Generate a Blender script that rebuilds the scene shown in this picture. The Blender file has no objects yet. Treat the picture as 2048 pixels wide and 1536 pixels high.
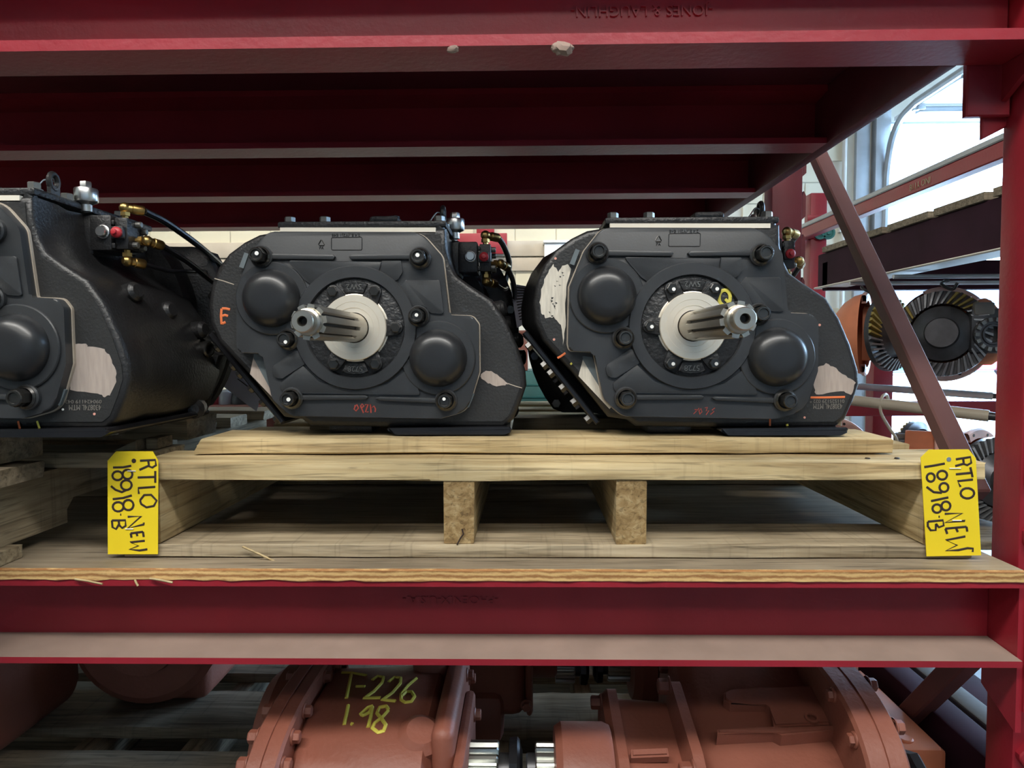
import bpy, bmesh, math, random
from mathutils import Vector, Matrix
random.seed(11)
scn = bpy.context.scene
COL = scn.collection
rad = math.radians
# ------------------------------------------------------------------ camera
F = 1420.0
CAMZ = 1.5
YAW, PITCH, ROLL = rad(1.1), rad(2.75), rad(-0.22)
CM = (Matrix.Rotation(YAW, 3, 'Z') @ Matrix.Rotation(math.pi/2 - PITCH, 3, 'X') @ Matrix.Rotation(ROLL, 3, 'Z'))
cam_d = bpy.data.cameras.new('camera'); cam = bpy.data.objects.new('camera', cam_d); COL.objects.link(cam)
cam_d.sensor_width = 36.0; cam_d.lens = F/2048*36.0; cam_d.clip_start = 0.05; cam_d.clip_end = 200
cam.matrix_world = Matrix.Translation((0, 0, CAMZ)) @ CM.to_4x4()
scn.camera = cam
CO = Vector((0, 0, CAMZ))
def ray(x, y): return CM @ Vector(((x-1024)/F, -(y-768)/F, -1.0))
def P(x, y, D):
    d = ray(x, y); return CO + d*(D/d.y)
# ------------------------------------------------------------------ world, lights, exposure
w = bpy.data.worlds.new('sky'); scn.world = w; w.use_nodes = True
bg = w.node_tree.nodes['Background']; bg.inputs[0].default_value = (0.44, 0.68, 1.0, 1); bg.inputs[1].default_value = 34.0
def area(name, loc, target, size, power, col):
    l = bpy.data.lights.new(name, 'AREA'); l.shape = 'RECTANGLE'; l.size, l.size_y = size; l.energy = power; l.color = col
    o = bpy.data.objects.new(name, l); COL.objects.link(o); o.location = loc
    o.rotation_euler = (Vector(target)-Vector(loc)).to_track_quat('-Z', 'Y').to_euler(); return o
WARM = (1.0, 0.965, 0.90)
area('fluorescent_row_near', (-0.3, -0.95, 4.1), (0, 0.9, 1.0), (4.6, 0.28), 158, WARM)
area('fluorescent_row_aisle', (-0.5, -3.4, 4.6), (0, 0.5, 1.0), (6.0, 0.3), 62, WARM)
area('fluorescent_row_back', (-1.5, 4.9, 4.8), (-1.5, 6.9, 1.6), (6.0, 0.4), 85, (1.0, 0.93, 0.80)).data.spread = rad(95)
pl = area('door_portal', (5.4, 7.05, 1.83), (5.4, 0, 1.83), (3.7, 3.6), 1, (1, 1, 1)); pl.data.cycles.is_portal = True
p2 = area('added_window_portal', (8.05, 4.5, 3.5), (0, 4.5, 3.5), (4.0, 2.2), 1, (1, 1, 1)); p2.data.cycles.is_portal = True  # portal for the added, unseen side window
scn.cycles.max_bounces = 7; scn.cycles.diffuse_bounces = 4; scn.cycles.glossy_bounces = 3; scn.cycles.transmission_bounces = 2
scn.view_settings.view_transform = 'Standard'; scn.view_settings.look = 'None'
scn.view_settings.gamma = 1.0; scn.view_settings.use_curve_mapping = False
scn.view_settings.exposure = 0.0
# ------------------------------------------------------------------ materials
def _n(nt, t, **kw):
    n = nt.nodes.new(t)
    for k, v in kw.items(): setattr(n, k, v)
    return n
def mat(name, col, rough=0.5, metal=0.0, var=0.15, vs=8.0, bump=0.0, bs=60.0, coat=0.0, stretch=(1, 1, 1), rvar=0.0, spec=0.5):
    m = bpy.data.materials.new(name); m.use_nodes = True; nt = m.node_tree; b = nt.nodes['Principled BSDF']
    tc = _n(nt, 'ShaderNodeTexCoord'); mp = _n(nt, 'ShaderNodeMapping'); mp.inputs['Scale'].default_value = stretch
    nt.links.new(tc.outputs['Object'], mp.inputs[0])
    nz = _n(nt, 'ShaderNodeTexNoise'); nz.inputs['Scale'].default_value = vs; nz.inputs['Detail'].default_value = 5
    nt.links.new(mp.outputs[0], nz.inputs['Vector'])
    r = _n(nt, 'ShaderNodeValToRGB'); nt.links.new(nz.outputs[0], r.inputs[0])
    c = Vector(col[:3])
    r.color_ramp.elements[0].position = 0.3; r.color_ramp.elements[1].position = 0.7
    r.color_ramp.elements[0].color = (*(c*(1-var)), 1); r.color_ramp.elements[1].color = (*(c*(1+var)), 1)
    nt.links.new(r.outputs[0], b.inputs['Base Color'])
    b.inputs['Roughness'].default_value = rough; b.inputs['Metallic'].default_value = metal
    b.inputs['Specular IOR Level'].default_value = spec
    if coat: b.inputs['Coat Weight'].default_value = coat; b.inputs['Coat Roughness'].default_value = 0.15
    if rvar:
        mr = _n(nt, 'ShaderNodeMapRange'); nt.links.new(nz.outputs[0], mr.inputs[0])
        mr.inputs['To Min'].default_value = max(0.05, rough-rvar); mr.inputs['To Max'].default_value = min(1, rough+rvar)
        nt.links.new(mr.outputs[0], b.inputs['Roughness'])
    if bump:
        n2 = _n(nt, 'ShaderNodeTexNoise'); n2.inputs['Scale'].default_value = bs; n2.inputs['Detail'].default_value = 4
        nt.links.new(mp.outputs[0], n2.inputs['Vector'])
        bp = _n(nt, 'ShaderNodeBump'); bp.inputs['Strength'].default_value = bump; bp.inputs['Distance'].default_value = 0.002
        nt.links.new(n2.outputs[0], bp.inputs['Height']); nt.links.new(bp.outputs[0], b.inputs['Normal'])
    return m
def wood(name, c0, c1, c2, rough=0.75, saw=0.13):
    m = bpy.data.materials.new(name); m.use_nodes = True; nt = m.node_tree; b = nt.nodes['Principled BSDF']
    tc = _n(nt, 'ShaderNodeTexCoord'); oi = _n(nt, 'ShaderNodeObjectInfo')
    ad = _n(nt, 'ShaderNodeVectorMath', operation='ADD'); sc = _n(nt, 'ShaderNodeVectorMath', operation='SCALE')
    cb = _n(nt, 'ShaderNodeCombineXYZ')
    for i in range(3): nt.links.new(oi.outputs['Random'], cb.inputs[i])
    nt.links.new(cb.outputs[0], sc.inputs[0]); sc.inputs['Scale'].default_value = 31.0
    nt.links.new(tc.outputs['Object'], ad.inputs[0]); nt.links.new(sc.outputs[0], ad.inputs[1])
    mp = _n(nt, 'ShaderNodeMapping'); mp.inputs['Scale'].default_value = (1.6, 26, 34); nt.links.new(ad.outputs[0], mp.inputs[0])
    n1 = _n(nt, 'ShaderNodeTexNoise'); n1.inputs['Scale'].default_value = 2.2; n1.inputs['Detail'].default_value = 9; n1.inputs['Roughness'].default_value = 0.62
    n1.inputs['Distortion'].default_value = 0.6; nt.links.new(mp.outputs[0], n1.inputs['Vector'])
    r = _n(nt, 'ShaderNodeValToRGB'); nt.links.new(n1.outputs[0], r.inputs[0])
    e = r.color_ramp.elements; e[0].position = 0.30; e[0].color = (*c0, 1); e[1].position = 0.72; e[1].color = (*c2, 1)
    k = e.new(0.5); k.color = (*c1, 1)
    # large stains
    n2 = _n(nt, 'ShaderNodeTexNoise'); n2.inputs['Scale'].default_value = 5.0; n2.inputs['Detail'].default_value = 3; nt.links.new(ad.outputs[0], n2.inputs['Vector'])
    mr = _n(nt, 'ShaderNodeMapRange'); nt.links.new(n2.outputs[0], mr.inputs[0]); mr.inputs['From Min'].default_value = 0.3; mr.inputs['From Max'].default_value = 0.7
    mr.inputs['To Min'].default_value = 0.72; mr.inputs['To Max'].default_value = 1.12
    mx = _n(nt, 'ShaderNodeVectorMath', operation='SCALE'); nt.links.new(r.outputs[0], mx.inputs[0]); nt.links.new(mr.outputs[0], mx.inputs['Scale'])
    # sparse slanted saw scratches
    mp2 = _n(nt, 'ShaderNodeMapping'); mp2.inputs['Rotation'].default_value = (0, rad(28), rad(28)); mp2.inputs['Scale'].default_value = (95, 5, 5); nt.links.new(ad.outputs[0], mp2.inputs[0])
    wv = _n(nt, 'ShaderNodeTexNoise'); wv.inputs['Scale'].default_value = 1.0; wv.inputs['Detail'].default_value = 3; wv.inputs['Distortion'].default_value = 0.4
    nt.links.new(mp2.outputs[0], wv.inputs['Vector'])
    m2 = _n(nt, 'ShaderNodeMapRange'); nt.links.new(wv.outputs[0], m2.inputs[0]); m2.inputs['From Min'].default_value = 0.30; m2.inputs['From Max'].default_value = 0.42
    m2.inputs['To Min'].default_value = 1-saw; m2.inputs['To Max'].default_value = 1.0
    # fine dark fibre cracks
    mp3 = _n(nt, 'ShaderNodeMapping'); mp3.inputs['Scale'].default_value = (9, 150, 190); nt.links.new(ad.outputs[0], mp3.inputs[0])
    n3 = _n(nt, 'ShaderNodeTexNoise'); n3.inputs['Scale'].default_value = 1.0; n3.inputs['Detail'].default_value = 3; n3.inputs['Distortion'].default_value = 0.8; nt.links.new(mp3.outputs[0], n3.inputs['Vector'])
    m3 = _n(nt, 'ShaderNodeMapRange'); nt.links.new(n3.outputs[0], m3.inputs[0]); m3.inputs['From Min'].default_value = 0.34; m3.inputs['From Max'].default_value = 0.46
    m3.inputs['To Min'].default_value = 0.62; m3.inputs['To Max'].default_value = 1.0
    mm = _n(nt, 'ShaderNodeMath', operation='MULTIPLY'); nt.links.new(m2.outputs[0], mm.inputs[0]); nt.links.new(m3.outputs[0], mm.inputs[1])
    mx2 = _n(nt, 'ShaderNodeVectorMath', operation='SCALE'); nt.links.new(mx.outputs[0], mx2.inputs[0]); nt.links.new(mm.outputs[0], mx2.inputs['Scale'])
    nt.links.new(mx2.outputs[0], b.inputs['Base Color']); b.inputs['Roughness'].default_value = rough; b.inputs['Specular IOR Level'].default_value = 0.3
    bp = _n(nt, 'ShaderNodeBump'); bp.inputs['Strength'].default_value = 0.5; bp.inputs['Distance'].default_value = 0.0015
    nt.links.new(n1.outputs[0], bp.inputs['Height']); nt.links.new(bp.outputs[0], b.inputs['Normal'])
    return m
M = {}
M['red'] = mat('red_rack_paint', (0.29, 0.014, 0.026), 0.40, var=0.16, vs=5, bump=0.25, bs=90, rvar=0.08)
M['reddark'] = mat('shaded_red_rack_paint', (0.13, 0.012, 0.019), 0.55, var=0.2, vs=5, bump=0.2, bs=90)  # darker copy of the red rack paint, shade put into the colour
M['brace'] = mat('brown_brace_paint', (0.15, 0.068, 0.062), 0.6, var=0.1, spec=0.3)
M['dust'] = mat('dusty_flange_paint', (0.30, 0.215, 0.175), 0.8, var=0.12, vs=14)
M['plastic'] = mat('charcoal_cover_plastic', (0.034, 0.0365, 0.040), 0.36, var=0.12, vs=14, rvar=0.06, bump=0.05, bs=300)
M['dome'] = mat('charcoal_dome_plastic', (0.021, 0.0225, 0.025), 0.31, var=0.06, vs=10)
M['cast'] = mat('black_painted_casting', (0.016, 0.016, 0.017), 0.38, var=0.15, vs=20, bump=0.45, bs=220, rvar=0.05)
M['castfront'] = mat('black_painted_machined_face', (0.025, 0.0255, 0.026), 0.42, var=0.15, vs=20, bump=0.35, bs=260)
M['rough'] = mat('rough_black_casting', (0.017, 0.018, 0.020), 0.42, var=0.2, vs=30, bump=1.0, bs=170)
M['gloss'] = mat('glossy_black_sheet', (0.012, 0.012, 0.014), 0.2, var=0.1)
M['bolt'] = mat('black_bolt_steel', (0.085, 0.083, 0.08), 0.27, metal=0.85, var=0.15, vs=40)
M['boltgrey'] = mat('grey_bolt_steel', (0.20, 0.20, 0.19), 0.4, metal=0.75, var=0.15, vs=40)
M['steel'] = mat('machined_steel', (0.56, 0.52, 0.45), 0.33, metal=1.0, var=0.08, vs=30, rvar=0.08)
M['collar'] = mat('turned_steel_collar', (0.86, 0.79, 0.67), 0.36, metal=0.65, var=0.06, vs=10)  # steel warmed to beige, reflected warm light put into its colour
M['groove'] = mat('oily_shaded_spline', (0.045, 0.042, 0.038), 0.4, metal=0.6)  # dark from oil and from shade put into the spline grooves
M['alu'] = mat('bright_zinc', (0.75, 0.75, 0.74), 0.28, metal=1.0, var=0.05)
M['brass'] = mat('brass_fitting', (0.42, 0.28, 0.10), 0.33, metal=1.0, var=0.15, vs=60)
M['knob'] = mat('red_plastic_knob', (0.50, 0.03, 0.04), 0.4)
M['rubber'] = mat('black_rubber_hose', (0.012, 0.012, 0.014), 0.28)
M['gasket'] = mat('beige_gasket', (0.42, 0.36, 0.29), 0.7)
M['tab'] = mat('blue_grey_gasket_tab', (0.12, 0.15, 0.165), 0.6)
M['primer'] = mat('bare_primer_patch', (0.40, 0.335, 0.295), 0.7, var=0.1, vs=30, stretch=(8, 1, 1))
M['primerl'] = mat('light_bare_patch', (0.60, 0.56, 0.48), 0.6, var=0.16, vs=30, stretch=(8, 1, 1))
M['baremetal'] = mat('machined_top_face', (0.74, 0.70, 0.60), 0.5, var=0.05)
M['white'] = mat('white_paint_dot', (0.9, 0.9, 0.88), 0.5, var=0.02)
M['orangep'] = mat('orange_marker', (0.72, 0.17, 0.05), 0.6, var=0.1)
M['redp'] = mat('red_marker', (0.36, 0.05, 0.035), 0.6, var=0.1)
M['yellowp'] = mat('yellow_marker', (0.62, 0.55, 0.08), 0.6, var=0.1)
M['pinkp'] = mat('pale_pink_dot', (0.7, 0.33, 0.26), 0.6)
M['ink'] = mat('dark_marker_ink', (0.035, 0.02, 0.018), 0.6)
M['tag'] = mat('yellow_card_tag', (0.88, 0.66, 0.015), 0.6, var=0.03, vs=4)
M['stamp'] = mat('grey_stamped_ink', (0.15, 0.14, 0.125), 0.7)
M['wood'] = wood('pale_pallet_wood', (0.33, 0.225, 0.105), (0.56, 0.43, 0.23), (0.70, 0.57, 0.34))
M['woodg'] = wood('greyed_pallet_wood', (0.19, 0.145, 0.09), (0.38, 0.305, 0.20), (0.52, 0.43, 0.29), saw=0.2)
M['woodd'] = wood('dark_weathered_wood', (0.13, 0.10, 0.065), (0.26, 0.21, 0.145), (0.40, 0.33, 0.235), saw=0.2)
M['endgrain'] = wood('sawn_end_grain', (0.17, 0.10, 0.04), (0.36, 0.24, 0.105), (0.58, 0.44, 0.24), saw=0.05)
M['plytop'] = wood('dusty_plywood_face', (0.22, 0.17, 0.115), (0.30, 0.24, 0.165), (0.37, 0.305, 0.215), saw=0.04)
M['oxide'] = mat('red_oxide_paint', (0.235, 0.078, 0.050), 0.5, var=0.14, vs=7, bump=0.35, bs=120, rvar=0.08)
M['orange'] = mat('orange_housing_paint', (0.60, 0.20, 0.095), 0.5, var=0.15, vs=9)
M['chrome'] = mat('greenish_steel_spline', (0.42, 0.43, 0.40), 0.3, metal=1.0)
M['darksteel'] = mat('oily_dark_steel', (0.075, 0.075, 0.08), 0.38, metal=0.7, var=0.2, vs=30)
M['geary'] = mat('yellow_greased_gear_steel', (0.30, 0.22, 0.06), 0.35, metal=0.6, var=0.3, vs=14)
M['block'] = mat('cream_block_wall_paint', (0.64, 0.60, 0.47), 0.8, var=0.05, vs=3, bump=0.3, bs=40)
M['mortar'] = mat('cream_mortar', (0.60, 0.58, 0.50), 0.9, var=0.05)
M['band'] = mat('tan_wall_band', (0.50, 0.44, 0.36), 0.7, var=0.06)
M['floor'] = mat('grey_concrete', (0.10, 0.098, 0.092), 0.7, var=0.15, vs=2, bump=0.2)
M['ground'] = mat('pale_outdoor_concrete', (0.62, 0.61, 0.58), 0.8, var=0.05, vs=1)
M['ceil'] = mat('white_ceiling_sheet', (0.66, 0.65, 0.62), 0.8, var=0.03)
M['galv'] = mat('galvanised_steel', (0.42, 0.45, 0.48), 0.45, metal=0.5, var=0.1)
M['doorwhite'] = mat('white_door_skin', (0.90, 0.91, 0.92), 0.5, var=0.02)
M['paper'] = mat('white_paper_sheet', (0.74, 0.72, 0.82), 0.6, var=0.04)
M['teal'] = mat('teal_paint', (0.03, 0.17, 0.155), 0.5)
M['pipe'] = mat('tan_painted_pipe', (0.42, 0.36, 0.27), 0.45, var=0.1)
M['gearsteel'] = mat('grey_gear_steel', (0.26, 0.26, 0.27), 0.35, metal=0.7, var=0.2, vs=30)
M['orangepale'] = mat('pale_orange_flange', (0.62, 0.38, 0.32), 0.5, var=0.2, vs=12)
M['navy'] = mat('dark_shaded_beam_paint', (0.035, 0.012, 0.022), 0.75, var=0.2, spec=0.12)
M['stencil'] = mat('faded_stencil_paint', (0.42, 0.34, 0.22), 0.7)
M['aisle'] = mat('dim_aisle_wall_paint', (0.45, 0.44, 0.42), 0.8, var=0.1)
M['facade'] = mat('blue_grey_facade', (0.10, 0.14, 0.22), 0.6)
# plywood edge: stacked plies
m = mat('plywood_edge_plies', (0.55, 0.33, 0.12), 0.8); M['plyedge'] = m
nt = m.node_tree; b = nt.nodes['Principled BSDF']; tc = nt.nodes['Texture Coordinate']
mp = _n(nt, 'ShaderNodeMapping'); mp.inputs['Scale'].default_value = (0.35, 1, 1); nt.links.new(tc.outputs['Object'], mp.inputs[0])
wv = _n(nt, 'ShaderNodeTexWave', bands_direction='Z'); wv.inputs['Scale'].default_value = 40; wv.inputs['Distortion'].default_value = 5.0; wv.inputs['Detail'].default_value = 6; wv.inputs['Detail Scale'].default_value = 1.6; wv.inputs['Detail Roughness'].default_value = 0.7
nt.links.new(mp.outputs[0], wv.inputs['Vector'])
rr = _n(nt, 'ShaderNodeValToRGB'); nt.links.new(wv.outputs['Fac'], rr.inputs[0])
rr.color_ramp.elements[0].color = (0.33, 0.15, 0.05, 1); rr.color_ramp.elements[1].color = (0.70, 0.46, 0.19, 1)
nt.links.new(rr.outputs[0], b.inputs['Base Color'])
# ------------------------------------------------------------------ geometry helpers
def add_box(bm, x0, x1, y0, y1, z0, z1, bev=0.0, seg=2):
    vs = [bm.verts.new(v) for v in ((x0,y0,z0),(x1,y0,z0),(x1,y1,z0),(x0,y1,z0),(x0,y0,z1),(x1,y0,z1),(x1,y1,z1),(x0,y1,z1))]
    fs = [bm.faces.new([vs[i] for i in f]) for f in ((0,3,2,1),(4,5,6,7),(0,1,5,4),(1,2,6,5),(2,3,7,6),(3,0,4,7))]
    if bev:
        es = list({e for f in fs for e in f.edges})
        bmesh.ops.bevel(bm, geom=es, offset=bev, segments=seg, affect='EDGES', profile=0.5)
    return fs
def area2(p): return sum(p[i][0]*p[(i+1) % len(p)][1]-p[(i+1) % len(p)][0]*p[i][1] for i in range(len(p)))
def ccw(p): return list(p) if area2(p) > 0 else list(reversed(p))
def add_prism(bm, pts, y0, y1, bev=0.0, seg=2):
    """polygon in XZ extruded along Y; front (y0) rim bevelled"""
    pts = ccw(pts)
    a = [bm.verts.new((p[0], y0, p[1])) for p in pts]; c = [bm.verts.new((p[0], y1, p[1])) for p in pts]
    ff = bm.faces.new(a); bm.faces.new(list(reversed(c))); n = len(pts)
    for i in range(n): bm.faces.new((a[i], c[i], c[(i+1) % n], a[(i+1) % n]))
    if bev: bmesh.ops.bevel(bm, geom=list(ff.edges), offset=bev, segments=seg, affect='EDGES', profile=0.5)
def AX(c, d, roll=0.0):
    d = Vector(d).normalized(); q = d.to_track_quat('Z', 'Y')
    return Matrix.Translation(c) @ q.to_matrix().to_4x4() @ Matrix.Rotation(roll, 4, 'Z')
def add_lathe(bm, prof, n=24, mx=None, a0=0.0, a1=2*math.pi):
    mx = mx or Matrix.Identity(4); full = abs(a1-a0-2*math.pi) < 1e-6
    cnt = n if full else n+1; rings = []
    for r, h in prof:
        if r < 1e-6: rings.append([bm.verts.new(mx @ Vector((0, 0, h)))]); continue
        rings.append([bm.verts.new(mx @ Vector((r*math.cos(a0+(a1-a0)*i/n), r*math.sin(a0+(a1-a0)*i/n), h))) for i in range(cnt)])
    for A, Bq in zip(rings[:-1], rings[1:]):
        for i in range(n):
            j = (i+1) % cnt
            try:
                if len(A) == 1 and len(Bq) == 1: continue
                if len(A) == 1: bm.faces.new((A[0], Bq[i], Bq[j]))
                elif len(Bq) == 1: bm.faces.new((A[i], A[j], Bq[0]))
                else: bm.faces.new((A[i], A[j], Bq[j], Bq[i]))
            except ValueError: pass
def add_cyl(bm, c, d, r, h, n=20, bev=0.0, r2=None, roll=0.0):
    r2 = r if r2 is None else r2
    prof = [(0, 0), (r, 0), (r2, h-bev), (max(r2-bev, 1e-4), h), (0, h)] if bev else [(0, 0), (r, 0), (r2, h), (0, h)]
    add_lathe(bm, prof, n, AX(c, d, roll))
def add_tube(bm, pts, r, n=8, smooth=True, flat=None):
    pts = [Vector(p) for p in pts]; rings = []
    prev = None
    for i, p in enumerate(pts):
        t = (pts[min(i+1, len(pts)-1)]-pts[max(i-1, 0)])
        if t.length < 1e-9: t = Vector((0, 0, 1))
        t.normalize()
        u = prev - t*prev.dot(t) if prev is not None else (Vector((0, 1, 0)) if abs(t.y) < 0.95 else Vector((1, 0, 0)))
        u = u - t*u.dot(t)
        if u.length < 1e-6: u = t.orthogonal()
        u.normalize(); v = t.cross(u); prev = u
        ring = []
        for k in range(n):
            a = 2*math.pi*(k+0.5)/n; o = (u*math.cos(a)+v*math.sin(a))*r
            if flat is not None: o -= flat*(o.dot(flat)*0.8)
            ring.append(bm.verts.new(p+o))
        rings.append(ring)
    for A, Bq in zip(rings[:-1], rings[1:]):
        for i in range(n): bm.faces.new((A[i], A[(i+1) % n], Bq[(i+1) % n], Bq[i]))
    bm.faces.new(list(reversed(rings[0]))); bm.faces.new(rings[-1])
def spline(pts, k=6):
    pts = [Vector(p) for p in pts]; out = []
    q = [2*pts[0]-pts[1]]+pts+[2*pts[-1]-pts[-2]]
    for i in range(1, len(q)-2):
        for s in range(k):
            t = s/k; a, b_, c, d = q[i-1], q[i], q[i+1], q[i+2]
            out.append(0.5*((2*b_)+(c-a)*t+(2*a-5*b_+4*c-d)*t*t+(3*b_-a-3*c+d)*t**3))
    out.append(pts[-1]); return out
def fillet(pts, seg=5):
    """pts: (x, y, r) -> rounded polygon"""
    out = []; n = len(pts)
    for i in range(n):
        p = Vector(pts[i][:2]); r = pts[i][2] if len(pts[i]) > 2 else 0
        a = Vector(pts[i-1][:2]); c = Vector(pts[(i+1) % n][:2])
        if r <= 0: out.append(tuple(p)); continue
        u = (a-p); v = (c-p); lu, lv = u.length, v.length; u.normalize(); v.normalize()
        ang = math.acos(max(-1, min(1, u.dot(v)))); t = min(r/math.tan(ang/2), lu*0.49, lv*0.49)
        s, e = p+u*t, p+v*t
        for k in range(seg+1):
            f = k/seg; out.append(tuple(s*(1-f)**2+p*2*f*(1-f)+e*f*f))
    return out
def offset(p, d):
    """offset a CCW polygon outwards by d"""
    p = ccw(p); n = len(p); out = []
    for i in range(n):
        a, b_, c = Vector(p[i-1]), Vector(p[i]), Vector(p[(i+1) % n])
        n1 = Vector((b_.y-a.y, a.x-b_.x)); n2 = Vector((c.y-b_.y, b_.x-c.x))
        if n1.length < 1e-9: n1 = n2.copy()
        if n2.length < 1e-9: n2 = n1.copy()
        n1.normalize(); n2.normalize(); q = n1+n2
        if q.length < 1e-6: q = n1
        q.normalize(); q *= d/max(0.5, q.dot(n1)); out.append((b_.x+q.x, b_.y+q.y))
    return out
def add_loft(bm, loops, cap=True):
    """loops: list of (points xz CCW, y)"""
    R = [[bm.verts.new((p[0], y, p[1])) for p in pts] for pts, y in loops]; n = len(R[0])
    for A, Bq in zip(R[:-1], R[1:]):
        for i in range(n): bm.faces.new((A[i], Bq[i], Bq[(i+1) % n], A[(i+1) % n]))
    if cap: bm.faces.new(R[0]); bm.faces.new(list(reversed(R[-1])))
SHIFT = {}
def finish(bm, name, sharp=32):
    me = bpy.data.meshes.new(name); bmesh.ops.recalc_face_normals(bm, faces=bm.faces); bm.to_mesh(me); bm.free()
    me.shade_smooth(); me.set_sharp_from_angle(angle=rad(sharp)); return me
def obj(name, bm, material, parent=None, sharp=32):
    me = finish(bm, name, sharp) if isinstance(bm, bmesh.types.BMesh) else bm
    if isinstance(material, (list, tuple)):
        for q in material: me.materials.append(M[q])
    elif not me.materials: me.materials.append(M[material])
    o = bpy.data.objects.new(name, me); COL.objects.link(o)
    if parent is not None:
        o.parent = parent; s = SHIFT.get(parent.name, Vector())
        if s.length: me.transform(Matrix.Translation(-s))
        SHIFT[o.name] = s
    return o
def tag(o, label=None, cat=None, group=None, kind=None):
    if label: o['label'] = label
    if cat: o['category'] = cat
    if group: o['group'] = group
    if kind: o['kind'] = kind
    return o
def thing(name, label, cat, loc=(0, 0, 0), rotz=0.0, group=None, world=True):
    """an Empty at the thing's base; with world=True its meshes are given in world coordinates"""
    o = bpy.data.objects.new(name, None); COL.objects.link(o); o.location = loc; o.rotation_euler = (0, 0, rotz); o.empty_display_size = 0.05
    tag(o, label, cat, group)
    if world: SHIFT[o.name] = Vector(loc)
    return o
def struct(name, bm, material, sharp=32):
    o = obj(name, bm, material, None, sharp); o['kind'] = 'structure'; return o
def center(o):
    """move a top-level mesh's origin to its base centre"""
    me = o.data; xs = [v.co for v in me.vertices]
    c = Vector(((min(v.x for v in xs)+max(v.x for v in xs))/2, (min(v.y for v in xs)+max(v.y for v in xs))/2, min(v.z for v in xs)))
    me.transform(Matrix.Translation(-c)); o.location = c; return o
def NB(): return bmesh.new()
def board_mesh(l, wd, t, seed=0, rag=0.0012, nx=14, cut=0.0):
    """a sawn board along X with slightly uneven edges and eased arrises"""
    rn = random.Random(seed); bm = NB(); R = []
    for i in range(nx+1):
        x = -l/2+l*i/nx; j = lambda s=1.0: rn.uniform(-rag, rag)*s
        cc = cut*(1 if i == 0 else 0)
        c = 0.0016
        pr = [(-wd/2+c, -t/2), (wd/2-c, -t/2), (wd/2, -t/2+c), (wd/2, t/2-c), (wd/2-c, t/2), (-wd/2+c, t/2), (-wd/2, t/2-c), (-wd/2, -t/2+c)]
        R.append([bm.verts.new((x+j()+(cc if p[1] > 0 else 0), p[0]+j(), p[1]+j(0.6))) for p in pr])
    for A, Bq in zip(R[:-1], R[1:]):
        for i in range(8): bm.faces.new((A[i], Bq[i], Bq[(i+1) % 8], A[(i+1) % 8]))
    bm.faces.new(R[0]); bm.faces.new(list(reversed(R[-1])))
    return finish(bm, 'board', 40)
_bs = [100]
def board(name, c, size, material, parent=None, rotz=0.0, rag=0.0012, tilt=0.0, cut=0.0, roty=0.0):
    _bs[0] += 1
    me = board_mesh(size[0], size[1], size[2], _bs[0], rag, cut=cut); me.materials.append(M[material])
    if name == 'stringer':
        me.materials.append(M['endgrain'])
        for p in me.polygons:
            if abs(p.normal.x) > 0.8: p.material_index = 1
    o = bpy.data.objects.new(name, me); COL.objects.link(o)
    s = SHIFT.get(parent.name, Vector()) if parent else Vector()
    o.location = Vector(c)-s; o.rotation_euler = (tilt, roty, rotz)
    if parent: o.parent = parent
    return o
def text_mesh(s, size, ext=0.0003, flip=False, squeeze=1.0):
    cu = bpy.data.curves.new('t', 'FONT'); cu.body = s; cu.size = size; cu.extrude = ext; cu.align_x = 'CENTER'; cu.align_y = 'CENTER'; cu.resolution_u = 3
    o = bpy.data.objects.new('t', cu); COL.objects.link(o); bpy.context.view_layer.update()
    me = bpy.data.meshes.new_from_object(o.evaluated_get(bpy.context.evaluated_depsgraph_get()))
    bpy.data.objects.remove(o); bpy.data.curves.remove(cu)
    mx = Matrix.Rotation(math.pi/2, 4, 'X') @ (Matrix.Rotation(math.pi, 4, 'Z') if flip else Matrix.Identity(4)) @ Matrix.Diagonal((squeeze, 1, 1, 1))
    me.transform(mx); return me
def text(name, s, size, loc, material, parent, flip=False, ext=0.0003, rotz=0.0, width=None):
    me = text_mesh(s, size, ext, flip)
    if width:
        xs = [v.co.x for v in me.vertices]; me.transform(Matrix.Diagonal((width/(max(xs)-min(xs)), 1, 1, 1)))
    me.transform(Matrix.Rotation(rotz, 4, 'Z')); me.transform(Matrix.Translation(loc))
    return obj(name, me, material, parent)
def hexbolt(bm, c, d, r, h, flange=0.0, fh=0.0, roll=0.0):
    """hex head (with optional flange) rising from c along d"""
    c = Vector(c); d = Vector(d).normalized()
    if flange: add_lathe(bm, [(flange, 0), (flange, fh*0.5), (flange*0.86, fh), (r*0.9, fh*1.05)], 20, AX(c, d))
    add_lathe(bm, [(r, 0), (r, h*0.88), (r*0.86, h), (0, h)], 6, AX(c, d, roll))
# ------------------------------------------------------------------ key levels
ZPLY = P(1050, 1117, 1.0).z                 # plywood top
ZPB = ZPLY-0.015
ZLB = P(1000, 1331, 0.95).z                 # bottom of lower beam
ZUB = P(1000, 91, 0.95).z                   # bottom of upper beam
ZDK = ZPLY+0.020+0.092+0.025                # pallet deck top
ZBASE = P(711, 873, 1.10).z                 # what the middle gearbox stands on
HB = ZUB+0.112                              # top of upper beam
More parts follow.
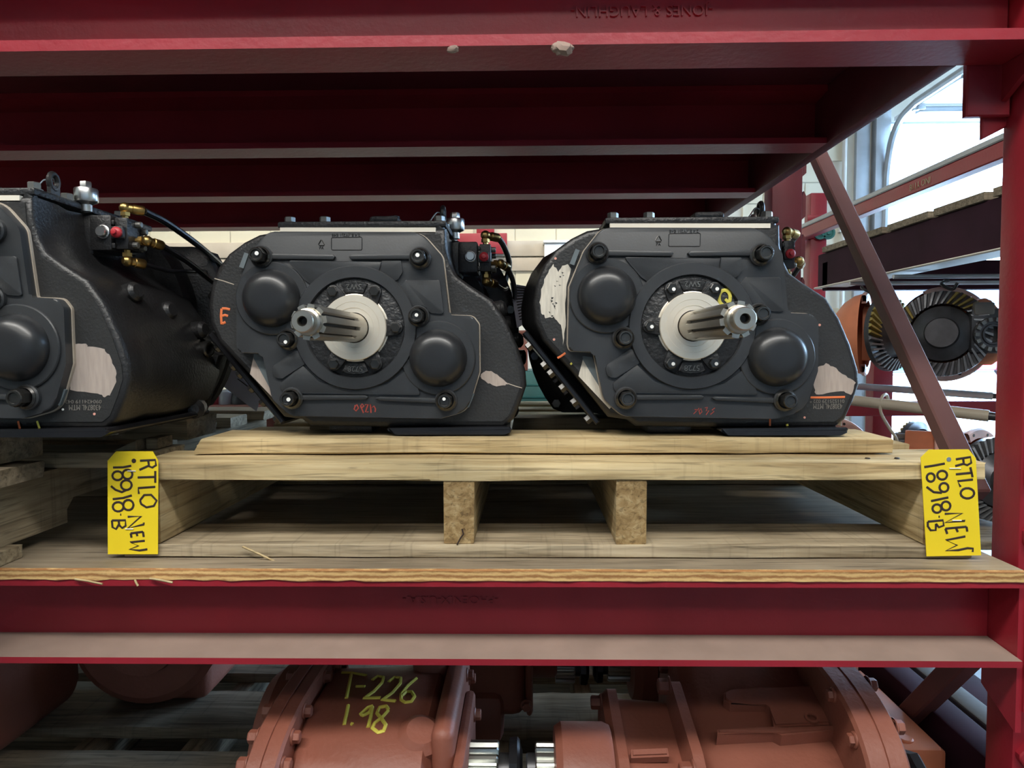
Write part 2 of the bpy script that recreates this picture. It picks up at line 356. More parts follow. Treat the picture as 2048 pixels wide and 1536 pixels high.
# ------------------------------------------------------------------ room shell
XL, XR, YF, YB, ZC = -6.0, 8.0, -6.0, 7.0, 5.2
bm = NB(); add_box(bm, XL-0.2, XR+0.2, YF-0.2, YB+0.15, -0.2, 0); struct('floor', bm, 'floor')
bm = NB(); add_box(bm, XL-0.2, XR+0.2, YF-0.2, YB+0.15, ZC, ZC+0.2); struct('ceiling', bm, 'ceil')
bm = NB(); add_box(bm, XL-0.2, XL, YF, YB, 0, ZC); struct('wall_left', bm, 'block')
bm = NB()   # right wall with a high opening, added to let in bluish side light
for y0, y1, z0, z1 in ((YF, 2.5, 0, ZC), (6.5, YB, 0, ZC), (2.5, 6.5, 0, 2.4), (2.5, 6.5, 4.6, ZC)): add_box(bm, XR, XR+0.2, y0, y1, z0, z1)
struct('wall_right', bm, 'block')
wn = tag(thing('added_window_1', None, None, (XR+0.1, 4.5, 2.4)), kind='structure')  # unseen window, added to bring bluish daylight onto the right-hand faces
for y in (2.52, 3.5, 4.5, 5.5, 6.48): bm = NB(); add_box(bm, XR+0.06, XR+0.12, y-0.025, y+0.025, 2.4, 4.6); obj('mullion', bm, 'galv', wn)
for z in (2.43, 3.5, 4.57): bm = NB(); add_box(bm, XR+0.07, XR+0.11, 2.5, 6.5, z-0.025, z+0.025); obj('transom', bm, 'galv', wn)
bm = NB(); add_box(bm, XL-0.2, XR+0.2, YF-0.2, YF, 0, ZC); struct('wall_front', bm, 'aisle')
DX0, DX1, DZ = 3.47, 7.3, 3.66
bm = NB()
add_box(bm, XL-0.2, DX0, YB, YB+0.15, 0, ZC); add_box(bm, DX1, XR+0.2, YB, YB+0.15, 0, ZC); add_box(bm, DX0, DX1, YB, YB+0.15, DZ, ZC)
wb = struct('wall_back', bm, 'mortar')
# single painted blocks where the photograph shows them
bm = NB(); add_box(bm, -0.196, 0.196, -0.012, 0.0, -0.096, 0.096, 0.004, 1); bme = finish(bm, 'block'); bme.materials.append(M['block'])
def blocks(x0, x1, z0, z1):
    k = 0; z = z0
    while z < z1:
        x = x0+(0.2 if k % 2 else 0)
        while x < x1:
            o = bpy.data.objects.new('block', bme); COL.objects.link(o); o.parent = wb; o.location = (x, YB, z); x += 0.4
        z += 0.2; k += 1
blocks(-4.9, 1.3, 1.98, 2.9)
blocks(2.1, 3.1, 1.4, 4.2)
bm = NB(); add_box(bm, XL, 1.6, YB-0.05, YB-0.012, 2.41, 2.56, 0.006); add_box(bm, XL, 1.6, YB-0.035, YB-0.012, 2.27, 2.40, 0.004)
struct('trim_1', bm, 'band')
# outdoor apron, low building across the yard
bm = NB(); add_box(bm, -30, 60, YB+0.15, 80, -0.25, -0.02); struct('ground', bm, 'ground')
# steel jamb, conduit
bm = NB(); add_box(bm, DX0-0.14, DX0, YB-0.10, YB, 0, DZ+0.2, 0.006); add_box(bm, DX0-0.30, DX0-0.17, YB-0.05, YB, 0, 4.4, 0.006); struct('trim_2', bm, 'galv')
bm = NB(); add_tube(bm, [(3.06, YB-0.045, 0.1), (3.06, YB-0.045, ZC)], 0.022, 10); add_box(bm, 3.02, 3.10, YB-0.07, YB-0.012, 2.62, 2.66); struct('trim_3', bm, 'ceil')
# overhead door pushed up under the ceiling: curved track, hinged panels, struts
dr = tag(thing('door_1', None, None, (DX0, YB, DZ)), kind='structure')
ZD = 3.64
trk = [(DX0-0.04, YB-0.10, 0.0), (DX0-0.04, YB-0.10, 2.95), (DX0-0.04, YB-0.12, 3.2), (DX0-0.04, YB-0.20, 3.45), (DX0-0.04, YB-0.36, 3.60), (DX0-0.04, YB-0.60, 3.66), (DX0-0.04, 2.9, 3.72)]
bm = NB(); add_tube(bm, trk[:2]+spline(trk[1:6], 5)+[trk[6]], 0.032, 8); obj('track', bm, 'galv', dr)
yj = [6.90, 6.46, 5.74, 5.36, 4.75, 4.1, 3.4]
for k in range(6):
    y1, y0 = yj[k]-0.004, yj[k+1]+0.004; z = ZD+0.014*k
    bm = NB(); add_box(bm, DX0+0.02, DX1, y0, y1, z, z+0.045, 0.004, 1); pn = obj('panel', bm, 'doorwhite', dr)
    if k < 4: bm = NB(); add_box(bm, DX0+0.03, DX1, y0+0.005, y0+0.085, z-0.045, z-0.0005, 0.008); obj('strut', bm, 'galv', pn)
    bm = NB(); add_cyl(bm, (DX0-0.03, y0+0.01, z-0.012), (1, 0, 0), 0.024, 0.05, 12); add_box(bm, DX0, DX0+0.07, y0-0.02, y0+0.04, z-0.03, z, 0.003); obj('roller_bracket', bm, 'galv', pn)
bm = NB(); add_box(bm, DX0, DX1, 6.93, 6.97, ZD-0.01, ZD+0.012, 0.004); obj('header_rail', bm, 'galv', dr)
# ------------------------------------------------------------------ main red rack
rack = thing('pallet_rack', 'red painted steel pallet rack holding the black gearboxes', 'storage rack', (0.73, 1.03, 0))
def channel(bm, x0, x1, yf, yw, z0, z1, tf=0.011, tw=0.010):
    pr = [(yf, z0), (yw+tw, z0), (yw+tw, z1), (yf, z1), (yf, z1-tf*0.8), (yw, z1-tf*1.25), (yw, z0+tf*1.25), (yf, z0+tf*0.8)]
    a = [bm.verts.new((x0, p[0], p[1])) for p in pr]; c = [bm.verts.new((x1, p[0], p[1])) for p in pr]
    fs = [bm.faces.new(list(reversed(a))), bm.faces.new(c)]
    for i in range(8): fs.append(bm.faces.new((a[i], a[(i+1) % 8], c[(i+1) % 8], c[i])))
    return fs
bm = NB(); channel(bm, -2.1, 0.668, 0.95, 1.024, ZLB, ZPB-0.0006)
lb = obj('front_beam', bm, ['red', 'dust'], rack, 20); lb['label'] = 'lower red channel beam with dusty bottom flange'
for p in lb.data.polygons:
    if p.normal.z > 0.7 and p.center.z < ZLB+0.03: p.material_index = 1
bm = NB(); channel(bm, -2.1, 0.672, 0.95, 1.024, ZUB, HB+0.02, 0.018); ub = obj('front_beam', bm, 'red', rack, 20); ub['label'] = 'upper red channel beam across the top of the picture'
for yb in (1.41, 1.84, 2.29):
    bm = NB(); channel(bm, -2.1, 0.586, yb, yb+0.06, ZUB, HB, 0.014); obj('cross_beam', bm, 'red', rack, 20)
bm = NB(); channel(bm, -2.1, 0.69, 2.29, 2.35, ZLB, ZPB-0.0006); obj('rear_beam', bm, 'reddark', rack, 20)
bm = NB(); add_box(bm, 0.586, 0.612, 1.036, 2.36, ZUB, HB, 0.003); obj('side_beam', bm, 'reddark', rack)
def post(y0, y1):
    bm = NB(); x0, x1 = 0.69, 0.775
    pr = [(x0, y0), (x1, y0), (x1, y1), (x0, y1)]
    add_box(bm, x0, x1, y0, y1, 0, 3.3, 0.004); p = obj('upright_post', bm, 'red' if y0 < 1.5 else 'reddark', rack)  # rear post gets the darker copy, its shade put into the paint
    bm = NB(); add_box(bm, x0-0.05, x1+0.03, y0-0.02, y1+0.02, 0, 0.012); obj('foot_plate', bm, 'red', p)
    return p
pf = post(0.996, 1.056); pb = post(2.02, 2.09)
# raised clip plates on the front of the near post
def plate(name, pts, x0, x1, parent, m='red', bev=0.0015):
    bm = NB(); pts = ccw(pts)
    a = [bm.verts.new((x0, p[0], p[1])) for p in pts]; c = [bm.verts.new((x1, p[0], p[1])) for p in pts]
    bm.faces.new(list(reversed(a))); bm.faces.new(c); n = len(pts)
    for i in range(n): bm.faces.new((a[i], a[(i+1) % n], c[(i+1) % n], c[i]))
    return obj(name, bm, m, parent)
for (ya, yb) in ((-60, 135), (235, 350), (425, 640), (755, 985), (1035, 1100), (1480, 1530)):
    z1, z0 = P(2040, ya, 0.99).z, P(2040, yb, 0.99).z
    bm = NB(); pts = [(0.694, z0+0.01), (0.700, z0), (0.712, z0), (0.716, z0+0.02), (0.76, z0+0.02), (0.76, z1), (0.712, z1), (0.694, z1-0.02)]
    add_prism(bm, pts, 0.985, 0.997, 0.002, 1); obj('clip_plate', bm, 'red', pf)
# silhouette clips of the rear post
for z in (1.62, 1.74, 1.86, 1.98):
    bm = NB(); add_prism(bm, [(0.775, z), (0.788, z+0.012), (0.788, z+0.07), (0.782, z+0.082), (0.775, z+0.06)], 2.03, 2.05); obj('clip_plate', bm, 'reddark', pb)
# beam end brackets
zb0 = P(2030, 1448, 0.985).z
plate('end_bracket', [(0.962, zb0), (1.036, zb0+0.035), (1.036, ZPB-0.001), (0.962, ZPB-0.001)], 0.669, 0.677, rack)
plate('end_bracket', [(0.958, zb0+0.03), (0.968, zb0+0.03), (0.968, ZPB-0.001), (0.958, ZPB-0.001)], 0.677, 0.69, rack)
zb1 = P(1990, 215, 1.0).z
bm = NB(); add_prism(bm, [(0.626, zb1), (0.688, zb1), (0.688, HB+0.1), (0.626, HB+0.1)], 1.036, 1.046, 0.002, 1); obj('end_bracket', bm, 'red', rack)
bm = NB(); add_prism(bm, [(0.655, zb1-0.03), (0.69, zb1-0.012), (0.69, zb1+0.08), (0.655, zb1+0.08)], 1.046, 1.052, 0.0015, 1); obj('end_bracket', bm, 'red', rack)
plate('end_bracket', [(0.955, zb1+0.06), (1.036, zb1+0.02), (1.036, HB+0.1), (0.955, HB+0.1)], 0.674, 0.682, rack)
# lumps of dried dirt stuck under the upper beam
for px, py, r in ((905, 101, 0.007), (1125, 106, 0.012), (1118, 103, 0.009), (1133, 103, 0.008)):
    bm = NB(); bmesh.ops.create_icosphere(bm, subdivisions=2, radius=r); rq = random.Random(px); c = P(px, py, 0.953); c.z = ZUB-r*0.35
    for v in bm.verts: v.co = Vector((v.co.x*1.2, v.co.y*0.8, v.co.z*0.8))*rq.uniform(0.75, 1.15)+c
    obj('dirt_lump', bm, 'dust', rack)
# frame braces
def brace(p0, p1, wd, tx, m, name='brace'):
    p0, p1 = Vector(p0), Vector(p1); d = (p1-p0).normalized(); s = Vector((1, 0, 0)); u = d.cross(s).normalized()
    bm = NB(); vs = []
    for p in (p0, p1):
        for a, b_ in ((-1, -1), (1, -1), (1, 1), (-1, 1)): vs.append(bm.verts.new(p+s*(a*tx/2)+u*(b_*wd/2)))
    for f in ((0, 1, 2, 3), (7, 6, 5, 4), (0, 4, 5, 1), (1, 5, 6, 2), (2, 6, 7, 3), (3, 7, 4, 0)): bm.faces.new([vs[i] for i in f])
    bmesh.ops.bevel(bm, geom=bm.edges[:], offset=0.003, segments=1, affect='EDGES')
    return obj(name, bm, m, rack)
XB = 0.715
def onX(x, y, X=XB):
    d = ray(x, y); return CO+d*(X/d.x)
a_, b_ = onX(1645, 330), onX(1906, 890); brace(a_+(a_-b_)*0.5, b_+(b_-a_)*0.12, 0.030, 0.036, 'brace')
a_, b_ = onX(1905, 1345), onX(1785, 1465); brace(a_+(a_-b_)*0.5, b_+(b_-a_)*0.9, 0.036, 0.03, 'brace')
# rolled mill lettering on the webs (upside down in the photograph)
text('rolled_lettering', '-JONES & LAUGHLIN-', 0.0215, P(1283, 21, 1.0232), 'red', rack, True, 0.0020, width=0.198)
text('rolled_lettering', '-PHOENIX-U.S.A.-', 0.0160, P(901, 1199, 1.0234), 'red', rack, True, 0.0010, width=0.140)
# upper deck sheet above the beams
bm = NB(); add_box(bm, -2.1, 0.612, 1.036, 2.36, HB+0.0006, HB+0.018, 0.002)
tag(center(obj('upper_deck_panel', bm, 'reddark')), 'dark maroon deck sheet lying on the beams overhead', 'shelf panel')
# ------------------------------------------------------------------ plywood shelf with splintered front edge
rn = random.Random(5); bm = NB(); nx = 150; x0, x1 = -2.1, 0.666
top, bot, fr = [], [], []
def chip(x):
    d = 0.0
    if -0.80 < x < -0.735: d = 0.007*math.sin((x+0.80)/0.065*math.pi)
    if -0.60 < x < -0.40: d = -0.002+0.006*abs(math.sin(x*70))
    return d
cols = []
for i in range(nx+1):
    x = x0+(x1-x0)*i/nx; j = rn.uniform(-0.0011, 0.0011); c = chip(x)
    zb = ZPB-0.0006 if x > -0.1 else ZPB-0.0006+rn.uniform(-0.0016, 0.0016)
    yf = 0.9475+j*0.7
    cols.append([bm.verts.new(v) for v in ((x, 2.36, ZPLY), (x, yf+0.004, ZPLY), (x, yf+max(0, c)*0.6, ZPLY-0.002), (x, yf+rn.uniform(0, .0015), ZPLY-0.008), (x, min(0.9490, yf+c*0.4+rn.uniform(0, .001)), zb+max(0, c)*0.5), (x, 0.9495, ZPB), (x, 2.36, ZPB))])
for A, Bq in zip(cols[:-1], cols[1:]):
    for k in range(6):
        f = bm.faces.new((A[k], A[k+1], Bq[k+1], Bq[k])); f.material_index = 1 if 1 <= k <= 4 else 0
    bm.faces.new((A[6], A[0], Bq[0], Bq[6]))
bm.faces.new(cols[0]); bm.faces.new(list(reversed(cols[-1])))
o = obj('plywood_shelf', bm, ['plytop', 'plyedge'], None, 25)
tag(center(o), 'dusty plywood sheet with splintered orange edge lying on the lower red beam', 'shelf panel')
# loose splinters hanging off the edge
for (xa, ya, xb, yb) in ((150, 1158, 205, 1168), (270, 1160, 276, 1172), (300, 1157, 345, 1165), (485, 1093, 556, 1126)):
    D = 0.946 if ya > 1130 else 0.992
    bm = NB(); p, q = P(xa, ya, D), P(xb, yb, D-0.003); add_tube(bm, [p, p*0.5+q*0.5+Vector((0, -0.001, 0.001)), q], 0.0016, 5)
    tag(center(obj('wood_splinter', bm, 'wood')), {150: 'flat splinter under the plywood edge at far left', 270: 'short curled splinter hanging off the plywood edge below the left tag', 300: 'splinter along the plywood edge right below the left tag', 485: 'pale loose sliver leaning on the bottom pallet board'}[xa], 'splinter')
# ------------------------------------------------------------------ pallets
def mid(a, b_): return (a+b_)/2
pc = thing('wooden_pallet', 'pale wooden pallet carrying the two full gearboxes, yellow tags on its front', 'pallet', (0.03, 1.6, ZPLY))
PX0, PX1 = P(250, 1100, 1.0).x, P(1942, 1100, 1.0).x
for y0, y1 in ((1.0, 1.125), (1.55, 1.66), (2.09, 2.21)):
    board('bottom_board', (mid(PX0, PX1), mid(y0, y1), ZPLY+0.0104), (PX1-PX0, y1-y0, 0.0188), 'woodg', pc)
zs = ZPLY+0.020
for (xa, xb) in ((PX0+0.012, P(318, 1000, 1.0).x), (P(886, 1000, 1.0).x, P(948, 1000, 1.0).x), (P(1233, 1000, 1.0).x, P(1294, 1000, 1.0).x), (P(1850, 1000, 1.0).x, P(1850, 1000, 1.0).x+0.044)):
    board('stringer', (mid(xa, xb), 1.605, zs+0.046), (1.205, xb-xa, 0.0915), 'wood', pc, math.pi/2, 0.0008)
TX0, TX1 = P(258, 940, 1.0).x, P(1971, 930, 1.0).x
for i, (y0, y1) in enumerate(((1.0, 1.135), (1.205, 1.30), (1.385, 1.485), (1.56, 1.66), (1.735, 1.835), (1.905, 2.0), (2.08, 2.215))):
    board('deck_board', (mid(TX0, TX1)+(0.003*i if i else 0), mid(y0, y1), ZDK-0.0125), (TX1-TX0, y1-y0, 0.025), 'wood', pc, 0, 0.0016)
for px, py in ((1794, 914), (1735, 914), (300, 912)):
    q = P(px, py, 1.04); bm = NB(); add_lathe(bm, [(0.004, 0), (0.003, 0.0012), (0, 0.0014)], 12, Matrix.Translation((q.x, 1.04, ZDK))); obj('nail_head', bm, 'bolt', pc)
# the end-grain crack of the second stringer
bm = NB(); add_tube(bm, [P(914, 1089, 0.9995), P(921, 1076, 0.9995), P(927, 1068, 0.9995), P(924, 1058, 0.9995)], 0.0011, 5); obj('crack', bm, 'ink', pc)
# loose planks laid across the pallet under the gearboxes
tp = ZBASE-ZDK
def plank(x0, x1, y0, y1, z0, t, label, m='wood', cut=0.0, rz=0.0):
    o = board('loose_plank', (mid(x0, x1), mid(y0, y1), z0+t/2), (x1-x0, y1-y0, t-0.0036), m, None, rz, 0.0014, cut=cut)
    return tag(o, label, 'plank')
xa, xb = P(388, 890, 1.08).x, P(1783, 890, 1.08).x
plank(xa, xb, 1.077, 1.200, ZDK+0.0008, tp, 'long pale loose plank under the front ends of both gearboxes', cut=0.012)
plank(-0.43, 0.62, 1.40, 1.49, ZDK+0.0008, tp, 'grey loose plank under the rear of both gearboxes', 'woodg')
# left pallet
pl_ = thing('wooden_pallet', 'weathered pallet at the left edge with a notched side stringer', 'pallet', (-1.25, 1.42, ZPLY))
def notched(x, t):
    y0, y1 = 0.80, 2.02; z0 = ZPLY+0.02; h = 0.0915
    pts = [(y0, z0), (1.128, z0), (1.128, z0+0.022), (1.145, z0+0.038), (1.33, z0+0.038), (1.35, z0+0.02), (1.35, z0), (y1, z0), (y1, z0+h), (y0, z0+h)]
    o = plate('stringer', [(p[0]-1.41, p[1]-z0) for p in pts], -t/2, t/2, None, 'woodg')
    me = o.data; me.transform(Matrix.Rotation(-math.pi/2, 4, 'Z')); o.parent = pl_
    o.location = Vector((x, 1.41, z0))-Vector(pl_.location); o.rotation_euler = (0, 0, math.pi/2)
    return o
for x in (-0.766, -1.25, -1.74): notched(x, 0.042)
for y0, y1 in ((0.86, 1.0), (1.42, 1.53), (1.88, 2.0)): board('bottom_board', (-1.25, mid(y0, y1), ZPLY+0.0106), (1.045, y1-y0, 0.0184), 'woodg', pl_)
for i, (y0, y1) in enumerate(((0.86, 1.028), (1.105, 1.21), (1.30, 1.41), (1.49, 1.60), (1.69, 1.79), (1.88, 2.01))):
    xe = (-0.712, -0.590, -0.70, -0.706, -0.71, -0.70)[i]
    board('deck_board', (mid(-1.78, xe), mid(y0, y1), ZDK-0.0125), (xe+1.78, y1-y0, 0.0245), 'woodd' if i in (0, 3) else 'woodg', pl_, 0, 0.002)
# ------------------------------------------------------------------ gearboxes
D0 = 1.10
O0 = P(711, 656, D0); ORG = Vector((O0.x, D0, ZBASE))
def L3(px, py, w=0.0): return P(px, py, D0+w)-ORG
def L2(px, py, w=0.0):
    q = L3(px, py, w); return (q.x, q.z)
def poly(pts, w=0.0, seg=5):
    k = 1/1291.0
    return fillet([(*L2(p[0], p[1], w), (p[2]*k if len(p) > 2 else 0)) for p in pts], seg)
UC, VC = L2(711, 656)                        # shaft axis
FWD = Vector((0, -1, 0))
def make_gearbox():
    g = thing('gearbox', 'tmp', 'gearbox', ORG, world=False)
    # --- case body: lofted casting widening behind the left lobe
    out = [(560,464),(522,470),(492,485),(461,508),(440,536),(426,570),(420,610),(424,648),(440,684),(466,712),(500,748),(570,833),(606,838),(624,851),(760,853),(1008,853,8),(1027,838,6),(1043,800),(1053,770),(1051,742),(1035,692),(1012,640),(985,600),(940,571),(914,552),(903,530),(895,500),(893,458)]
    base = ccw([L2(p[0], p[1], 0.03) for p in out])
    def widen(pts, k):
        r = []
        for x, z in pts:
            f = max(0.0, min(1.0, (-(x-UC)-0.12)/0.08)); g_ = max(0.0, min(1.0, (z-VC+0.05)/0.05)); dx, dz = x-UC, z-VC; l = math.hypot(dx, dz) or 1
            r.append((x+dx/l*k*f*g_, z+dz/l*k*f*g_*0.9))
        return r
    bm = NB()
    add_loft(bm, [(offset(base, -0.009), 0.0205), (offset(base, -0.004), 0.0215), (offset(base, -0.0012), 0.0245), (base, 0.030), (offset(base, -0.001), 0.075), (widen(offset(base, -0.004), 0.004), 0.10), (widen(offset(base, -0.001), 0.018), 0.17), (widen(offset(base, -0.002), 0.022), 0.22), (widen(offset(base, -0.012), 0.014), 0.33)])
    case = obj('case', bm, 'cast', g, 40)
    bm = NB(); add_prism(bm, offset(base, -0.0092), 0.0196, 0.0204); obj('front_face', bm, 'castfront', case)
    # shoulder column at the top right corner
    bm = NB(); add_cyl(bm, L3(880, 532, 0.035), (0, 0, 1), 0.0085, 0.064, 16, 0.001); obj('corner_column', bm, 'cast', case)
    # side bosses
    for u, v, w_, d in ((0.188, 0.196, 0.125, (1, -0.3, 0.25)), (0.205, 0.176, 0.205, (1, -0.3, 0.2)), (0.222, 0.150, 0.275, (1, -0.2, 0.1))):
        bm = NB(); add_cyl(bm, (u, w_, v), d, 0.016, 0.045 if w_ < 0.2 else 0.037, 18, 0.005, 0.0145); obj('side_boss', bm, 'cast', case)
    bm = NB(); add_lathe(bm, [(0.019, 0), (0.019, 0.03), (0.0145, 0.031), (0.0145, 0.046), (0.012, 0.048), (0.009, 0.048), (0.009, 0.036), (0, 0.036)], 20, AX((0.216, 0.285, 0.12), (1, -0.25, 0))); obj('side_plug', bm, 'bolt', case)
    bm = NB(); add_prism(bm, [(0.19, 0.002), (0.225, 0.002), (0.262, 0.11), (0.235, 0.12)], 0.31, 0.335, 0.006); obj('side_web', bm, 'cast', case)
    bm = NB(); add_cyl(bm, (0.225, 0.30, 0.018), (0.3, -1, 0), 0.017, 0.04, 16, 0.008); obj('foot', bm, 'cast', case)
    # --- rear range housing: two flange rings and a drum, flat at the bottom
    def circ(r, cz=0.0, lo=0.006, n=56, cx=0.0):
        return [(UC+cx+r*math.cos(2*math.pi*i/n), min(VC+0.138, max(lo, VC+cz+r*math.sin(2*math.pi*i/n)))) for i in range(n)]
    bm = NB(); add_loft(bm, [(circ(0.198), 0.325), (circ(0.204), 0.335), (circ(0.204), 0.362), (circ(0.244), 0.366), (circ(0.250), 0.370), (circ(0.250), 0.392), (circ(0.232), 0.397), (circ(0.232), 0.404), (circ(0.250), 0.409), (circ(0.250), 0.43), (circ(0.244), 0.434), (circ(0.205), 0.438), (circ(0.192), 0.53), (circ(0.165), 0.575), (circ(0.10), 0.59)])
    rear = obj('rear_housing', bm, 'cast', g, 34)
    for i in range(14):
        a = 2*math.pi*i/14+0.2; z = VC+0.238*math.sin(a)
        if z < 0.02 or z > VC+0.12: continue
        bm = NB(); hexbolt(bm, (UC+0.238*math.cos(a), 0.368, z), (0, -1, 0), 0.010, 0.012); obj('flange_bolt', bm, 'bolt', rear)
    # --- power take-off plate on the lower left slope
    pa, pb2 = Vector(L2(426, 664, 0.06)), Vector(L2(572, 842, 0.06)); dn = (pb2-pa).normalized(); nn = Vector((dn.y, -dn.x))
    if nn.x > 0: nn = -nn
    q = [pa, pb2, pb2+nn*0.009, pa+nn*0.009]
    bm = NB(); add_prism(bm, [tuple(v) for v in q], 0.055, 0.325, 0.002, 1); pto = obj('side_cover_plate', bm, 'gloss', g)
    for yy in (0.072, 0.30):
        for f in (0.12, 0.33, 0.42, 0.58, 0.74, 0.93):
            c = pa+(pb2-pa)*f+nn*0.009
            bm = NB(); hexbolt(bm, (c.x, yy, c.y), (nn.x, 0, nn.y), 0.0075, 0.009); obj('cover_bolt', bm, 'bolt', pto)
    # --- bottom pan: bright pressed lip, bolt heads underneath
    x0, x1 = L2(772, 860, 0.03)[0], L2(1026, 860, 0.03)[0]; zt, zb = L2(900, 853, 0.03)[1], L2(900, 866, 0.03)[1]
    bm = NB(); pr = fillet([(x0, zt, 0.004), (x0+0.02, zb, 0.006), (x1-0.012, zb, 0.008), (x1, zb+0.006, 0.004), (x1-0.004, zt+0.002, 0.002)], 4)
    add_prism(bm, pr, 0.006, 0.31, 0.0048, 4); pan = obj('bottom_pan', bm, 'gloss', g)
    for px in (825, 935, 1000):
        for yy in (0.05, 0.17, 0.29):
            u = L2(px, 868, 0.05)[0]; bm = NB(); hexbolt(bm, (u, yy, zb+0.001), (0, 0, -1), 0.0085, zb+0.001); obj('pan_bolt', bm, 'bolt', pan)
    # foot pads that carry the left half
    bm = NB(); add_box(bm, L2(640, 851)[0], L2(730, 851)[0], 0.05, 0.12, 0, L2(640, 849, 0.03)[1], 0.003); obj('support_pad', bm, 'cast', case)
    # --- top cover plate with bolts, oval plug, lifting eye, roller
    tx0, tx1 = L2(556, 448, 0.03)[0], L2(893, 448, 0.03)[0]; tz0, tz1 = L2(700, 456, 0.03)[1], L2(700, 443, 0.03)[1]
    bm = NB(); add_box(bm, tx0, tx1, 0.026, 0.33, tz0, tz1, 0.003); top = obj('top_cover', bm, 'rough', g)
    bm = NB(); add_prism(bm, [L2(562, 464, 0.024), L2(872, 465, 0.024), L2(872, 456, 0.024), L2(562, 456, 0.024)], 0.0192, 0.026); obj('machined_top_strip', bm, 'baremetal', case)
    for px in (580, 650):
        u = L2(px, 440, 0.045)[0]
        for yy in (0.045, 0.29):
            bm = NB(); hexbolt(bm, (u, yy, tz1), (0, 0, 1), 0.0088, 0.0105, 0.0105, 0.002); obj('cover_bolt', bm, 'boltgrey', top)
    bm = NB(); u0, u1 = L2(742, 440, 0.06)[0], L2(800, 440, 0.06)[0]
    add_box(bm, u0, u1, 0.045, 0.085, tz1, tz1+0.012, 0.005); add_lathe(bm, [(0.0085, 0), (0.0085, 0.009), (0, 0.009)], 6, Matrix.Translation((u1-0.009, 0.06, tz1+0.004))); obj('plug_pad', bm, 'rough', top)
    ur = tx1-0.013
    for yy in (0.045, 0.115, 0.25):
        bm = NB(); hexbolt(bm, (ur, yy, tz1), (0, 0, 1), 0.0088, 0.0105, 0.0105, 0.002); obj('cover_bolt', bm, 'boltgrey', top)
    bm = NB(); ez = tz1+0.020   # lifting eye: upright plate with a hole, in the depth plane
    add_tube(bm, [(ur+0.002, 0.082+0.009*math.cos(2*math.pi*k/14), ez+0.011*math.sin(2*math.pi*k/14)) for k in range(15)], 0.0042, 8)
    add_box(bm, ur-0.001, ur+0.005, 0.072, 0.092, tz1, ez-0.006); eye = obj('lifting_eye', bm, 'cast', top)
    bm = NB(); add_tube(bm, spline([(ur+0.002, 0.082, ez), (ur-0.008, 0.078, ez+0.002), (ur-0.018, 0.074, tz1+0.009), (ur-0.024, 0.068, tz1+0.002)]), 0.0013, 6); obj('seal_wire', bm, 'alu', top)
    bm = NB(); mx = Matrix.Translation((ur+0.016, 0.135, tz1-0.012))
    add_lathe(bm, [(0.008, 0), (0.008, 0.010), (0.011, 0.012), (0.0155, 0.014), (0.0165, 0.016), (0.0165, 0.032), (0.0155, 0.034), (0.011, 0.034), (0, 0.034)], 28, mx)
    add_lathe(bm, [(0.0085, 0.034), (0.0085, 0.043), (0.0075, 0.0445), (0, 0.0445)], 6, mx); obj('roller', bm, 'alu', top)
    # --- gasket and plastic front cover
    cov = [(534,463,30),(842,464,46),(884,512,26),(898,630,6),(945,632,14),(957,648,12),(958,744,6),(934,822,40),(880,837,30),(582,832,34),(544,798,30),(524,706,10),(476,704,12),(473,690,6),(473,578,8),(500,508,20)]
    cp = poly(cov, 0.0)
    bm = NB(); add_prism(bm, offset(cp, 0.0016), 0.0148, 0.0194); obj('gasket', bm, 'gasket', g)
    bm = NB(); add_prism(bm, cp, 0.0, 0.0150, 0.0028, 3); cover = obj('front_cover', bm, 'plastic', g)
    for pts in ([(490,505),(498,508),(488,537),(479,534)], [(940,785),(949,788),(938,815),(929,812)]):
        bm = NB(); add_prism(bm, [L2(a, b_, 0.012) for a, b_ in pts], 0.010, 0.0152); obj('gasket_tab', bm, 'tab', g)
    def ringplate(name, px, py, r0, r1, h, par=cover, m='plastic', n=56):
        u, v = L2(px, py); k = 1/1291.0; bm = NB()
        add_lathe(bm, [(r0*k, 0.0), (r0*k, h*0.6), (r0*k+0.0012, h), (r1*k-0.0022, h), (r1*k-0.0008, h*0.7), (r1*k, -0.002)], n, AX((u, 0.0005, v), FWD)); return obj(name, bm, m, par)
    cr = ringplate('centre_ring', 711, 656, 99, 125, 0.0075)
    ringplate('dome_ring', 545, 597, 54, 74, 0.0045); ringplate('dome_ring', 877, 716, 54, 75, 0.0045)
    for px, py in ((545, 597), (877, 716)):
        u, v = L2(px, py); bm = NB()
        add_lathe(bm, [(0.0452, -0.001), (0.0450, 0.003), (0.0440, 0.0090), (0.0420, 0.0148), (0.0388, 0.0200), (0.0348, 0.0243), (0.0300, 0.0274), (0.0250, 0.0293), (0.019, 0.0302), (0.010, 0.0306), (0, 0.0307)], 56, AX((u, 0, v), FWD)); obj('dome', bm, 'dome', cover, 60)
    # ribs beside the bolts (tapering to a point)
    for pts in ([(538,508),(540,519),(668,520,0),(672,514),(668,510)], [(822,508),(822,519),(704,520),(699,514),(704,510)], [(598,790),(598,800),(732,799),(738,794),(732,790)], [(872,796),(872,806),(760,801),(752,796),(760,793)]):
        bm = NB(); add_prism(bm, [L2(p[0], p[1]) for p in pts], -0.0055, 0.001, 0.002, 2); obj('rib', bm, 'plastic', cover)
